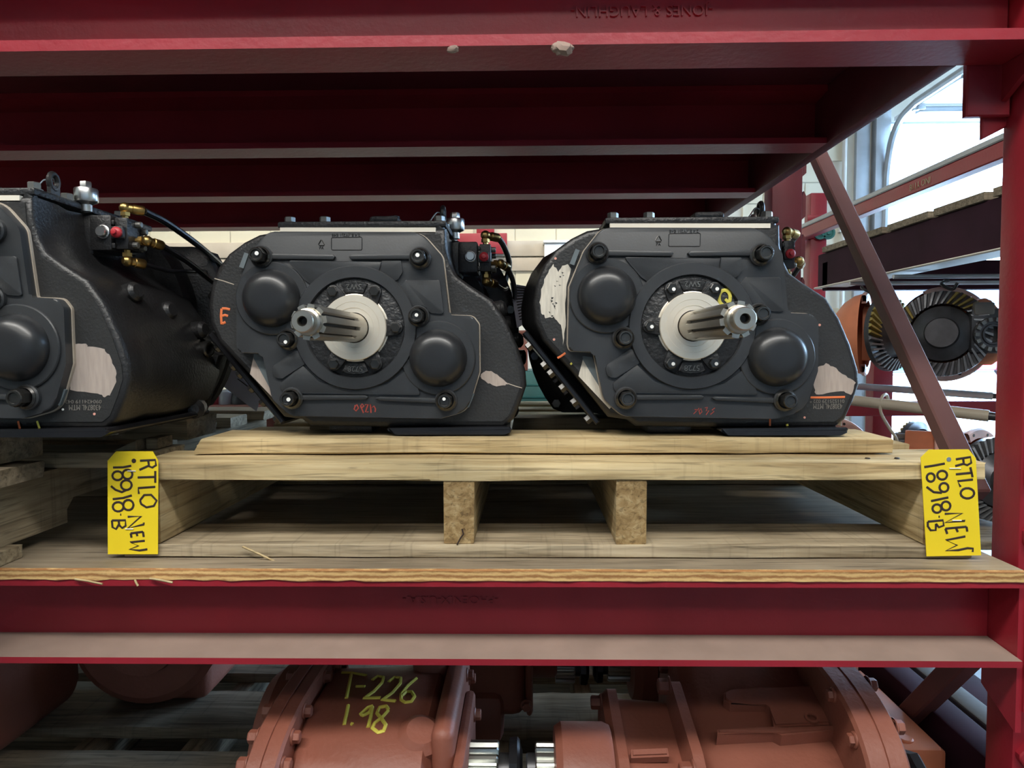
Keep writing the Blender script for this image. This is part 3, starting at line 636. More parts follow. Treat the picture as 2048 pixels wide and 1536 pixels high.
    # raised pads and webs
    pads = [[(764,522,2),(803,522,3),(806,545,8),(795,562,8),(781,562,8),(762,548,6)], [(545,733,14),(592,701,5),(606,702,6),(613,727,6),(566,757,10),(550,755,10)],
            [(577,521,3),(700,523,2),(764,524,2),(757,546,4),(711,536,40),(660,545,20),(626,571,4),(610,560,8),(590,537,10)],
            [(820,740,4),(808,744,4),(776,768,20),(711,782,40),(640,764,20),(606,730,6),(560,768,8),(566,786,10),(842,790,4),(836,776,8)],
            [(812,560,6),(880,560,6),(888,628,4),(860,626,6),(850,610,10),(822,612,4),(800,575,10)]]
    for i, pts in enumerate(pads):
        bm = NB(); add_prism(bm, poly(pts), -0.0042 if i < 2 else -0.0030, 0.001, 0.0010, 2); obj('raised_pad', bm, 'plastic', cover)
    # label frame and recycling triangle moulded in the cover
    bm = NB(); fr = poly([(663,475,3),(724,474,3),(724,500,3),(663,500,3)]); fr = [Vector((a, -0.0002, b_)) for a, b_ in fr]; add_tube(bm, fr+[fr[0]], 0.0006, 5); obj('label_frame', bm, 'dome', cover)
    bm = NB(); t3 = [L3(643, 478), L3(650, 491), L3(636, 491)]
    for i in range(3):
        a, c = t3[i], t3[(i+1) % 3]; add_tube(bm, [a+(c-a)*0.14+Vector((0, -.0004, 0)), c-(c-a)*0.14+Vector((0, -.0004, 0))], 0.0007, 5)
    obj('recycling_mark', bm, 'bolt', cover)
    q = L3(643, 496); text('recycling_mark', 'PA', 0.006, (q.x, -0.0003, q.z), 'bolt', cover)
    q = L3(692, 470); text('moulded_lettering', '2.4.E.,(Y2)1 E48', 0.0062, (q.x, -0.0003, q.z), 'bolt', cover, True, width=0.044)
    # long flange bolts
    for px, py, rl in ((525, 514, .2), (841, 517, .7), (838, 633, .4), (586, 796, .1), (579, 679, .9), (893, 800, .5)):
        u, v = L2(px, py); bm = NB()
        add_lathe(bm, [(0.0172, -0.001), (0.0172, 0.006), (0.0150, 0.0085)], 24, AX((u, 0, v), FWD)); obj('cover_bolt_boss', bm, 'plastic', cover)
        bm = NB(); mx = AX((u, -0.0065, v), FWD, rl)
        add_lathe(bm, [(0.0152, 0), (0.0152, 0.003), (0.0128, 0.0055)], 24, mx); add_lathe(bm, [(0.0120, 0.004), (0.0120, 0.020), (0.0110, 0.0225)], 6, mx)
        add_lathe(bm, [(0.0109, 0.0220), (0.0098, 0.0236), (0.0075, 0.0236), (0.0066, 0.0215), (0, 0.0212)], 24, mx); obj('cover_bolt', bm, 'bolt', cover, 25)
    # --- bearing retainer
    bm = NB(); add_lathe(bm, [(0.0765, 0), (0.0765, 0.0022), (0.074, 0.0032), (0, 0.0032)], 56, AX((UC, 0.0012, VC), FWD)); ret = obj('bearing_retainer', bm, 'rough', g)
    for i in range(6):
        a = math.pi/3*i; d = Vector((math.cos(a), 0, math.sin(a))); t = Vector((-math.sin(a), 0, math.cos(a))); c = Vector((UC, -0.002, VC))+d*0.0645
        bm = NB(); pts = [c-d*0.016-t*0.0135, c-d*0.016+t*0.0135]; arc = [c+d*0.0105*math.cos(b_)+t*0.0105*math.sin(b_) for b_ in [math.pi/2-math.pi*k/8 for k in range(9)]]
        add_prism(bm, [(p.x, p.z) for p in [pts[0], pts[1]]+arc], -0.0085, -0.0015, 0.002, 2); obj('lug', bm, 'rough', ret)
        bm = NB(); hexbolt(bm, (c.x, -0.0085, c.z), FWD, 0.0082, 0.006, roll=a); obj('retainer_bolt', bm, 'bolt', ret)
    for a0 in (math.pi/2, -math.pi/2):
        bm = NB(); pts = [(UC+0.071*math.cos(a0+s*0.30), VC+0.071*math.sin(a0+s*0.30)) for s in [-1, -.6, -.2, .2, .6, 1]]+[(UC+0.055*math.cos(a0+s*0.26), VC+0.055*math.sin(a0+s*0.26)) for s in [1, .5, 0, -.5, -1]]
        add_prism(bm, pts, -0.0055, -0.001, 0.0015, 2); obj('raised_pad', bm, 'rough', ret)
    text('cast_lettering', '5W2', 0.012, (UC, -0.006, VC+0.0635), 'boltgrey', ret, True, 0.0004); text('cast_lettering', '5728', 0.012, (UC, -0.006, VC-0.063), 'boltgrey', ret, True, 0.0004)
    bm = NB(); add_lathe(bm, [(0.0525, 0.0), (0.0525, 0.004), (0.0515, 0.0045), (0.0505, 0.0045), (0.0505, 0.0125), (0.0495, 0.0135), (0.040, 0.0137), (0.0395, 0.0131), (0.031, 0.0131), (0.0305, 0.0120), (0.0235, 0.0120), (0.0235, 0.004)], 64, AX((UC, 0, VC), FWD)); obj('steel_collar', bm, 'collar', g)
    # --- input shaft
    ax = Vector((UC, 0, VC))
    bm = NB(); add_lathe(bm, [(0.0222, 0.0), (0.0222, 0.06), (0.0218, 0.064), (0.019, 0.075)], 40, AX(ax, FWD)); sh = obj('input_shaft', bm, 'steel', g)
    def spl(s0, s1, ro, ri, n=10, grow=0.0, ph=0.0):
        bm = NB(); R = []
        for s, k in ((s0, grow), (s0+(s1-s0)*0.06, grow*0.3), (s0+(s1-s0)*0.13, 0.0), (s1, 0.0)):
            ring = []
            for i in range(n):
                for f, rr_ in ((-0.30, ro), (-0.18, ro), (0.0, ro), (0.18, ro), (0.30, ro), (0.36, ri+(ro-ri)*0.35), (0.43, ri), (0.5, ri-0.0003), (0.57, ri), (0.64, ri+(ro-ri)*0.35)):
                    a = 2*math.pi*(i+f)/n+ph; r_ = rr_+(ro-rr_)*k; ring.append(bm.verts.new((UC+r_*math.cos(a), -s, VC+r_*math.sin(a))))
            R.append(ring)
        nn_ = len(R[0])
        for A, Bq in zip(R[:-1], R[1:]):
            for i in range(nn_):
                f = bm.faces.new((A[i], A[(i+1) % nn_], Bq[(i+1) % nn_], Bq[i])); f.material_index = 1 if (i % 10) in (5, 6, 7, 8) else 0
        bm.faces.new(R[0]); bm.faces.new(R[-1]); return bm
    obj('spline_section', spl(0.060, 0.238, 0.0222, 0.0178, 10, 0.95, 0.16), ['steel', 'groove'], sh, 30)
    bm = NB(); add_lathe(bm, [(0.0178, 0.237), (0.0162, 0.241), (0.0162, 0.246), (0.0136, 0.2475), (0.0136, 0.2625), (0.0125, 0.264), (0.0062, 0.264), (0.0050, 0.262), (0.0042, 0.252), (0, 0.250)], 36, AX(ax, FWD)); obj('pilot_tip', bm, 'steel', sh)
    bm = NB(); add_lathe(bm, [(0.0049, 0.2622), (0.0040, 0.2530), (0, 0.2525)], 20, AX(ax+Vector((0, -0.0001, 0)), FWD)); obj('centre_hole', bm, 'groove', sh)
    # --- air valve on the right shoulder
    W = 0.13
    def V3(px, py, dw=0.0): return L3(px, py, W+dw)
    def vbox(bm, xa, xb, ya, yb, w0, w1, bev=0.002):
        a, c = V3(xa, yb), V3(xb, ya); add_box(bm, a.x, c.x, W+w0, W+w1, a.z, c.z, bev)
    bm = NB(); vbox(bm, 917, 955, 483, 545, 0, 0.07, 0.003); vbox(bm, 893, 919, 480, 552, 0.006, 0.075, 0.004); val = obj('air_valve', bm, 'cast', g)
    c = V3(941, 513); bm = NB(); add_lathe(bm, [(0.0105, -0.001), (0.0105, 0.002), (0.009, 0.003), (0.009, 0.001), (0.0078, 0.001), (0.0078, 0.007), (0.0068, 0.0085), (0, 0.0085)], 28, AX(c, FWD)); obj('valve_button', bm, 'alu', val)
    bm = NB(); vbox(bm, 959, 981, 487, 542, 0.004, 0.05, 0.0015); vbox(bm, 955, 960, 492, 500, 0.0, 0.01, 0.001); vbox(bm, 955, 961, 532, 541, 0.0, 0.01, 0.001); vb = obj('valve_block', bm, 'cast', val)
    bm = NB(); vbox(bm, 957.5, 978, 503.5, 525, -0.004, 0.004, 0.001); obj('knob_base', bm, 'cast', val)
    c = V3(968, 514, -0.004); bm = NB(); add_lathe(bm, [(0.0080, 0), (0.0080, 0.004), (0.0068, 0.0055), (0.0040, 0.007), (0.0036, 0.011), (0, 0.012)], 20, AX(c, FWD)); obj('red_knob', bm, 'knob', val)
    fx = V3(981, 510).x
    for (yy, zz) in ((0.030, 495), (0.045, 505), (0.02, 533), (0.04, 535)):
        z = V3(981, zz).z; bm = NB(); add_cyl(bm, (fx-0.001, W+yy, z), (1, 0, 0), 0.005, 0.009, 10, 0.001); obj('port_screw', bm, 'boltgrey', val)
    tm = text_mesh('20', 0.012, 0.0003); tm.transform(Matrix.Rotation(math.pi/2, 4, 'Z')); tm.transform(Matrix.Translation((fx+0.0004, W+0.036, V3(981, 512).z))); obj('port_lettering', tm, 'rough', val)
    def elbow(p, up, outd, name='brass_elbow'):
        p = Vector(p); up = Vector(up).normalized(); outd = Vector(outd).normalized(); bm = NB()
        add_lathe(bm, [(0.0048, 0), (0.0048, 0.004), (0.0075, 0.0042), (0.0075, 0.010), (0.006, 0.0105), (0.006, 0.014)], 6, AX(p, up)); e = p+up*0.0165
        add_lathe(bm, [(0.0, -0.0085), (0.005, -0.007), (0.0078, -0.0035), (0.0085, 0), (0.0078, 0.0035), (0.005, 0.007), (0, 0.0085)], 16, AX(e, outd))
        add_lathe(bm, [(0.0068, 0.004), (0.0068, 0.010), (0.0078, 0.011), (0.0078, 0.024), (0.0066, 0.0265), (0.003, 0.0265)], 16, AX(e, outd)); obj(name, bm, 'brass', val); return e+outd*0.026
    pt = V3(970, 487); h1 = elbow((pt.x, W+0.016, pt.z), (0, 0, 1), (0.82, 0.5, -0.10))
    h2 = elbow((fx, W+0.028, V3(981, 524).z), (1, 0, 0), (0.45, 0.85, -0.15))
    pt = V3(972, 542); h3 = elbow((pt.x, W+0.016, pt.z), (0, 0, -1), (0.55, 0.8, -0.1))
    zr = VC+0.115
    for k, (h, pts) in enumerate(((h1, [(0.008, 0.05, -0.008), (0.016, 0.14, -0.030), (0.004, 0.27, -0.052)]), (h2, [(0.008, 0.07, -0.018), (0.010, 0.15, -0.040), (0.0, 0.24, -0.052)]), (h3, [(0.012, 0.06, -0.004), (0.016, 0.15, 0.006), (0.0, 0.22, 0.012)]))):
        bm = NB(); add_tube(bm, spline([h]+[h+Vector(p) for p in pts], 8), (0.0055, 0.0048, 0.0035)[k], 10); obj('air_hose', bm, 'rubber', val)
    return g
g1 = make_gearbox()
g1['label'] = 'middle black gearbox with orange E mark, shaft pointing left of centre'
def dup(root, loc, rotz, label):
    r = root.copy(); COL.objects.link(r); r.location = loc; r.rotation_euler = (0, 0, rotz); r['label'] = label
    for ch in list(root.children):
        c = ch.copy(); COL.objects.link(c); c.parent = r
        for gch in ch.children:
            d = gch.copy(); COL.objects.link(d); d.parent = c
    return r
R0 = P(1383, 656, 1.085); L0 = P(-157, 625, 0.93)
LOC2 = Vector((R0.x-UC, 1.085, ZBASE)); LOC3 = Vector((L0.x-UC, 0.93, L0.z-VC))
g2 = dup(g1, LOC2, 0.0, 'right black gearbox with large bare grey patch beside its cover, next to the rack post')
g3 = dup(g1, LOC3, 0.0, 'left black gearbox cut off by the picture edge')
for g in (g1, g2, g3): g['group'] = 'black gearboxes on the middle shelf'
# ---- marks that differ from one gearbox to the next
def lw(g, px, py, w):
    """pixel -> gearbox-local point on the plane at depth w"""
    q = P(px, py, g.location.y+w)-Vector(g.location); return q
def decal(g, name, pts, w, m, t=0.0004, k=1):
    bm = NB(); add_prism(bm, [(q.x, q.z) for q in (lw(g, a, b_, w) for a, b_ in pts)], w-t, w+0.0003); return obj(name, bm, m, g)
def strokes(g, name, lines, w, r, m):
    bm = NB()
    for ln in lines: add_tube(bm, [lw(g, a, b_, w-0.0003) for a, b_ in ln], r, 6, flat=Vector((0, 1, 0)))
    return obj(name, bm, m, g)
def dots(g, lst, w):
    for (px, py, r, m) in lst:
        q = lw(g, px, py, w); bm = NB(); add_cyl(bm, (q.x, w, q.z), FWD, r, 0.0006, 10); obj('paint_dot', bm, m, g)
CF = 0.0196
def ragged(pts, amp, seed, n=4):
    rn = random.Random(seed); out = []
    for i in range(len(pts)):
        a, c = pts[i], pts[(i+1) % len(pts)]
        for k in range(n): f = k/n; out.append((a[0]+(c[0]-a[0])*f+rn.uniform(-amp, amp), a[1]+(c[1]-a[1])*f+rn.uniform(-amp, amp)))
    return out
# middle gearbox
strokes(g1, 'painted_letter', [[(443,617),(442,632),(443,648),(446,647)], [(444,617),(452,617),(460,619)], [(443,632),(450,630),(456,632)], [(445,647),(451,644)]], CF, 0.0019, 'orangep')
decal(g1, 'bare_patch', ragged([(962,748),(972,742),(985,743),(1003,757),(1017,767),(1010,771),(993,772),(975,766),(962,757)], 1.2, 3), CF, 'primer')
decal(g1, 'bare_patch', [(507,714),(500,748),(556,806),(553,802)], CF, 'primer')
decal(g1, 'sealant_tape', [(508,708),(523,709),(550,790),(556,806),(507,716)], CF-0.0006, 'tab')
strokes(g1, 'red_scribble', [[(711,812),(708,818),(712,822),(717,816),(714,810),(709,812)], [(727,826),(721,812),(724,808),(728,812),(723,816)], [(730,810),(736,809),(731,824),(737,824)], [(742,826),(741,808),(743,816),(748,812),(751,818),(750,824)]], 0.0, 0.0011, 'redp')
dots(g1, [(513.5, 506.5, 0.0032, 'white')], -0.0300); dots(g1, [(835, 510, 0.0032, 'white'), (833, 630, 0.0028, 'white'), (571, 684, 0.0028, 'white'), (577, 799, 0.0032, 'white'), (888, 798, 0.0026, 'white')], -0.0298)
strokes(g1, 'seam_line', [[(429,557),(447,562),(468,569)]], CF, 0.0007, 'gasket'); strokes(g1, 'seam_line', [[(1016,767),(1030,772),(1044,776)]], CF, 0.0006, 'gasket')
# right gearbox
decal(g2, 'bare_patch', ragged([(1107,528),(1092,552),(1083,580),(1080,605),(1083,625),(1092,637),(1108,634),(1122,650),(1127,690),(1131,640),(1132,574),(1142,540),(1136,528),(1124,532),(1116,545)], 1.5, 9), CF, 'primerl')
rn = random.Random(21)
for (cx_, cy_) in ((1122, 550), (1112, 566), (1105, 600), (1108, 612), (1100, 628)):
    for k in range(3):
        x, y = cx_+rn.uniform(-5, 5), cy_+rn.uniform(-6, 6); decal(g2, 'paint_speck', ragged([(x, y), (x+rn.uniform(2, 6), y+1), (x+rn.uniform(1, 3), y+rn.uniform(2, 5))], 0.8, rn.random(), 2), CF-0.0003, 'cast')
decal(g2, 'bare_patch', [(1166,718),(1157,752),(1219,818),(1224,812)], CF, 'primerl')
decal(g2, 'sealant_tape', [(1165,712),(1184,714),(1214,795),(1222,812),(1166,720)], CF-0.0006, 'tab')
decal(g2, 'bare_patch', ragged([(1631,738),(1651,727),(1665,732),(1690,752),(1710,764),(1702,790),(1682,782),(1660,786),(1631,790),(1628,770)], 1.6, 4), CF, 'primer')
strokes(g2, 'orange_line', [[(1621,795),(1650,795),(1690,794)]], CF, 0.0016, 'orangep')
strokes(g2, 'orange_line', [[(1115,716),(1121,713),(1131,706)]], CF, 0.0016, 'orangep')
strokes(g2, 'orange_line', [[(1540,838),(1540,852)]], CF, 0.0015, 'orangep'); strokes(g2, 'yellow_mark', [[(1574,848),(1575,852)]], CF, 0.0018, 'yellowp'); strokes(g2, 'yellow_mark', [[(1141,729),(1144,726)]], CF, 0.0016, 'yellowp')
q = lw(g2, 1654, 802, CF); text('stamped_number', '011525129 022 *', 0.0078, (q.x, CF-0.0003, q.z), 'stamp', g2, True, width=0.053)
q = lw(g2, 1655, 812, CF); text('stamped_number', '430874L MTM', 0.0122, (q.x, CF-0.0003, q.z), 'stamp', g2, True, width=0.0445)
strokes(g2, 'red_scribble', [[(1387,828),(1393,822),(1389,819),(1396,820),(1398,816)], [(1400,829),(1398,822),(1402,817),(1404,824),(1399,828)], [(1410,816),(1415,814),(1412,822),(1418,821),(1412,830)], [(1421,829),(1428,823),(1424,820),(1430,816)]], 0.0, 0.0007, 'redp')
dots(g2, [(1111,517,0.002,'pinkp'),(1108,679,0.002,'pinkp'),(1639,650,0.002,'pinkp'),(1609,835,0.0018,'pinkp')], CF)
for i in range(6):
    a = math.pi/3*i; bm = NB(); add_cyl(bm, (UC+0.0645*math.cos(a)+0.002, -0.0145, VC+0.0645*math.sin(a)-0.001), FWD, 0.0028, 0.0006, 10); obj('paint_dot', bm, 'white', g2)
c = Vector((UC+0.0645*math.cos(0.72), -0.0035, VC+0.0645*math.sin(0.72)))
bm = NB(); add_tube(bm, [c+Vector((0.0085*math.cos(2*math.pi*k/16), 0, 0.0115*math.sin(2*math.pi*k/16))) for k in range(17)], 0.0026, 6, flat=Vector((0, 1, 0))); add_tube(bm, [c+Vector((0.009, 0, -0.010)), c+Vector((0.001, 0, -0.002))], 0.0022, 6, flat=Vector((0, 1, 0))); obj('painted_ring', bm, 'yellowp', g2)
# left gearbox
decal(g3, 'bare_patch', ragged([(139,700),(143,688),(170,687),(176,692),(208,698),(220,712),(232,742),(233,765),(220,790),(208,794),(196,786),(141,781),(138,755)], 1.6, 6), CF, 'primer')
q = lw(g3, 167, 803, CF); text('stamped_number', '090424119 042', 0.0070, (q.x, CF-0.0003, q.z), 'stamp', g3, True, width=0.050)
q = lw(g3, 170, 814.5, CF); text('stamped_number', '430874L MTM', 0.0108, (q.x, CF-0.0003, q.z), 'stamp', g3, True, width=0.044)
strokes(g3, 'orange_line', [[(36,842),(38,850),(40,858)]], CF, 0.0015, 'orangep'); strokes(g3, 'yellow_mark', [[(74,842),(77,851),(80,860)]], CF, 0.0015, 'yellowp')
dots(g3, [(189,828,0.0018,'pinkp'),(126,819,0.0016,'white')], CF)
# planks under the left gearbox
zt = LOC3.z
plank(-1.30, -0.735, 0.955, 1.060, ZDK+0.001, zt-ZDK-0.001, 'dark plank under the front of the left gearbox', 'woodd')
plank(-1.25, -0.60, 1.24, 1.36, ZDK+0.001, zt-ZDK-0.001, 'weathered plank with rounded end under the rear of the left gearbox', 'woodg')
for k, (px, py, D, lab) in enumerate(((316, 883, 1.16, 'small cut wood block behind the left tag, right of the wedge'), (276, 885, 1.14, 'small wooden wedge beside the left gearbox base'))):
    q = P(px, py, D); bm = NB()
    if k == 0: add_box(bm, q.x-0.010, q.x+0.010, D-0.02, D+0.03, ZDK+0.0008, ZDK+0.019, 0.002)
    else: add_prism(bm, [(q.x-0.03, ZDK+0.0008), (q.x+0.008, ZDK+0.0008), (q.x+0.008, ZDK+0.018)], D-0.02, D+0.03, 0.001, 1)
    tag(center(obj(('wood_block', 'wood_wedge')[k], bm, 'woodg')), lab, 'wood block')
# ------------------------------------------------------------------ yellow card tags stapled to the pallet front
DT = 0.9945
def circ2(cx, cy, rx, ry=None, n=14): return [(cx+rx*math.cos(2*math.pi*k/n+0.4), cy+(ry or rx)*math.sin(2*math.pi*k/n+0.4)) for k in range(n+1)]
def make_tag(ox, oy, outline, lines, hole, staples, label, hm):
    zz = lambda p, D=DT: P(ox+p[0]/4.267, oy+p[1]/4.267, D)
    c = zz(outline[4]); t = thing('card_tag', label, 'tag', (c.x, DT, c.z))
    bm = NB(); add_prism(bm, [(zz(p).x, zz(p).z) for p in outline], DT, DT+0.0010); obj('card', bm, 'tag', t)
    bm = NB()
    for ln in lines: add_tube(bm, [zz(p, DT-0.0003) for p in ln], 0.0016, 6, flat=Vector((0, 1, 0)))
    obj('handwriting', bm, 'ink', t)
    h = zz(hole); bm = NB(); add_cyl(bm, (h.x, DT, h.z), FWD, 0.0032, 0.0006, 14); obj('eyelet_hole', bm, hm, t)
    for a, c in staples:
        bm = NB(); add_tube(bm, [zz(a, DT+0.004), zz(a, DT-0.0008), zz(c, DT-0.0008), zz(c, DT+0.004)], 0.0008, 6); obj('staple', bm, 'white', t)
left = [[(1195,262),(1325,255),(1331,300),(1300,320),(1272,310),(1265,262)],[(1268,305),(1230,322),(1190,340)],[(1175,405),(1325,400)],[(1325,350),(1325,450)],[(1325,485),(1180,495),(1185,545)],
 [(1195,600),(1230,555),(1290,553),(1337,603),(1312,648),(1250,660),(1205,632),(1195,600)],[(965,320),(1050,318),(1120,305)],circ2(1003,390,44,38),circ2(1088,378,42,40),circ2(1078,470,46,42),[(1078,512),(1040,530),(985,510),(947,478)],
 [(962,590),(1050,580),(1125,558)],circ2(1008,655,46,40),circ2(1095,640,44,44),[(1026,722),(1034,722)],[(955,772),(1070,770),(1072,818),(1042,836),(1018,812),(1012,775)],[(1014,806),(990,846),(960,830),(955,772)],
 [(1090,740),(1205,735),(1090,838),(1228,805),(1226,790)],[(1115,882),(1220,868)],[(1115,882),(1122,918)],[(1165,876),(1172,905)],[(1220,868),(1226,912)],[(1235,945),(1112,958),(1182,988),(1105,1018),(1190,1028),(1257,1018)]]
make_tag(0, 860, [(990,182),(1302,182),(1350,262),(1347,1060),(920,1060),(918,262)], left, (1143, 263), [((1090,350),(1157,350)), ((1070,845),(1136,845))], 'yellow card tag with straight edges stapled at the left end of the pallet', 'ink')
right = [[(1160,250),(1285,230),(1291,280),(1256,300),(1228,290),(1222,245)],[(1228,287),(1155,307)],[(1160,378),(1300,364)],[(1283,318),(1302,402)],[(1305,422),(1175,436),(1200,484)],circ2(1258,540,58,44),
 [(890,316),(980,302),(1065,286)],circ2(945,405,34,36),circ2(1043,385,42,38),circ2(1058,490,38,38),[(1040,536),(970,530),(910,485)],[(948,606),(1095,575)],circ2(998,670,38,36),circ2(1075,648,38,38),[(1012,740),(1022,740)],
 [(920,782),(1050,770),(1056,815),(1015,830),(990,800)],[(990,800),(987,855),(945,856),(920,822),(920,782)],[(1065,715),(1215,710),(1068,790),(1235,775),(1232,768)],[(1070,842),(1250,825)],[(1070,842),(1086,886)],[(1160,835),(1176,870)],[(1250,825),(1257,866)],[(1240,908),(1075,940),(1170,982),(1075,1030),(1180,1025),(1260,1008),(1306,1012),(1302,1040)]]
make_tag(1640, 860, [(930,168),(1268,165),(1330,240),(1375,1070),(910,1078),(860,235)], right, (1098, 250), [((1105,328),(1200,328)), ((1130,772),(1206,772))], 'slightly tilted yellow card tag at the right end of the pallet front', 'alu')
# ------------------------------------------------------------------ lower shelf: pallets and red oxide housings
ZL = 1.5-0.85
def lower_pallet(x0, x1, label, ms):
    t = thing('wooden_pallet', label, 'pallet', (mid(x0, x1), 1.6, ZL-0.137))
    for i, (y0, y1) in enumerate(((1.02, 1.20), (1.29, 1.46), (1.55, 1.725), (1.82, 2.0), (2.08, 2.25))):
        board('deck_board', (mid(x0, x1), mid(y0, y1), ZL-0.0125), (x1-x0, y1-y0, 0.0245), ms[i % 2], t, 0, 0.002)
    for x in (x0+0.03, mid(x0, x1)-0.12, mid(x0, x1)+0.12, x1-0.03): board('stringer', (x, 1.63, ZL-0.025-0.046), (1.24, 0.042, 0.0915), ms[0], t, math.pi/2)
    for y in (1.08, 1.64, 2.18): board('bottom_board', (mid(x0, x1), y, ZL-0.137+0.0106), (x1-x0, 0.12, 0.0184), ms[0], t)
lower_pallet(-1.62, -0.10, 'dark weathered pallet on the lower shelf at the left', ('woodd', 'woodd'))
lower_pallet(-0.09, 0.62, 'greyed pallet on the lower shelf under the right red housings', ('woodg', 'woodg'))
zl2 = ZL-0.137
bm = NB(); add_box(bm, -2.1, 0.68, 0.97, 2.33, zl2-0.018, zl2-0.0005, 0.002); tag(center(obj('lower_shelf_panel', bm, 'plytop')), 'bottom plywood sheet carrying the lower pallets', 'shelf panel')
bm = NB(); channel(bm, -2.1, 0.69, 0.95, 1.02, zl2-0.13, zl2-0.019); obj('front_beam', bm, 'red', rack, 20)
bm = NB(); channel(bm, -2.1, 0.69, 2.27, 2.33, zl2-0.13, zl2-0.019); obj('rear_beam', bm, 'reddark', rack, 20)
def xloft(bm, loops):
    R = [[bm.verts.new((x, p[0], p[1])) for p in pts] for pts, x in loops]; n = len(R[0])
    for A, Bq in zip(R[:-1], R[1:]):
        for i in range(n): bm.faces.new((A[i], A[(i+1) % n], Bq[(i+1) % n], Bq[i]))
    bm.faces.new(list(reversed(R[0]))); bm.faces.new(R[-1])
def sup(cy, cz, ry, rz, e=2.8, n=44, lo=None):
    out = []
    for i in range(n):
        a = 2*math.pi*i/n; c, s = math.cos(a), math.sin(a)
        y = cy+ry*math.copysign(abs(c)**(2/e), c); z = cz+rz*math.copysign(abs(s)**(2/e), s); out.append((y, max(z, lo) if lo is not None else z))
    return out
def splined(bm, c, d, r, h, n=18):
    c = Vector(c); R = []; mx = AX(c, d)
    for hh in (0, h*0.94, h):
        R.append([bm.verts.new(mx @ Vector(((r*(1.0 if k % 4 in (0, 1) else 0.88))*(0.95 if hh == h else 1)*math.cos(2*math.pi*k/(4*n)), (r*(1.0 if k % 4 in (0, 1) else 0.88))*(0.95 if hh == h else 1)*math.sin(2*math.pi*k/(4*n)), hh))) for k in range(4*n)])
    nn_ = 4*n
    for A, Bq in zip(R[:-1], R[1:]):
        for i in range(nn_): bm.faces.new((A[i], A[(i+1) % nn_], Bq[(i+1) % nn_], Bq[i]))
    bm.faces.new(list(reversed(R[0]))); bm.faces.new(R[-1])
def shaft_end(t, c, d, r, h, stub=0.04, cap=True, nutm='darksteel'):
    d = Vector(d).normalized(); c = Vector(c)
    bm = NB(); splined(bm, c, d, r, h); sh = obj('output_shaft', bm, 'chrome', t, 25)
    bm = NB(); add_cyl(bm, c+d*h, d, r*0.62, stub, 20, 0.002); obj('threaded_stub', bm, 'darksteel', sh)
    if cap: bm = NB(); add_lathe(bm, [(r*0.6, 0), (r*1.12, 0.0), (r*1.15, 0.012), (r*1.05, 0.016), (r*0.95, 0.016), (r*0.7, 0.02), (0, 0.02)], 8, AX(c+d*(h+stub*0.55), d)); obj('shaft_nut', bm, 'rubber', sh)
def edge_bolts(t, pts, d, r=0.009, h=0.012, m='oxide'):
    for p in pts: bm = NB(); hexbolt(bm, p, d, r, h, r*1.3, 0.003); obj('housing_bolt', bm, m, t)
from mathutils.bvhtree import BVHTree
def hit(bvh, x, y):
    loc, nrm, i, ds = bvh.ray_cast(CO, ray(x, y).normalized()); return loc, nrm
Z = lambda dz: 1.5+dz
# --- housing 1 with the yellow chalk number
t1 = thing('transfer_case', 'red oxide painted housing with yellow T-226 1.98 marking on the lower shelf', 'transfer case', (-0.25, 1.14, ZL))
bm = NB(); xloft(bm, [(sup(1.14, Z(-.71), .165, .134), -.348), (sup(1.14, Z(-.703), .185, .142), -.335), (sup(1.13, Z(-.699), .195, .146), -.20), (sup(1.13, Z(-.70), .193, .145), -.150), (sup(1.13, Z(-.71), .175, .132), -.138)])
body = obj('body', bm, 'oxide', t1, 50)
bvh1 = BVHTree.FromPolygons([v.co+Vector((-0.25, 1.14, ZL)) for v in body.data.vertices], [p.vertices[:] for p in body.data.polygons])
bm = NB(); xloft(bm, [(sup(1.13, Z(-.695), .222, .152), -.392), (sup(1.13, Z(-.693), .232, .154), -.388), (sup(1.13, Z(-.693), .232, .154), -.369), (sup(1.13, Z(-.693), .229, .152), -.368), (sup(1.13, Z(-.693), .229, .152), -.366), (sup(1.13, Z(-.693), .232, .154), -.365), (sup(1.13, Z(-.693), .232, .154), -.348), (sup(1.13, Z(-.695), .226, .152), -.344)])
fl = obj('main_flange', bm, 'oxide', t1, 30)
fpts = []
for k in range(9):
    a = math.pi*(0.28+0.085*k*1.1); pr = sup(1.13, Z(-.695), .212, .140, n=200); q = pr[int(a/(2*math.pi)*200) % 200]; fpts.append(q)
edge_bolts(fl, [(-.344, q[0], q[1]) for q in fpts], (1, 0, 0)); edge_bolts(fl, [(-.392, q[0], q[1]) for q in fpts], (-1, 0, 0), 0.010, 0.016)
bm = NB(); add_lathe(bm, [(0.145, 0), (0.145, 0.03), (0.13, 0.05), (0.09, 0.055), (0, 0.055)], 36, AX((-.392, 1.20, Z(-.70)), (-1, 0, 0))); obj('side_cap', bm, 'oxide', t1)
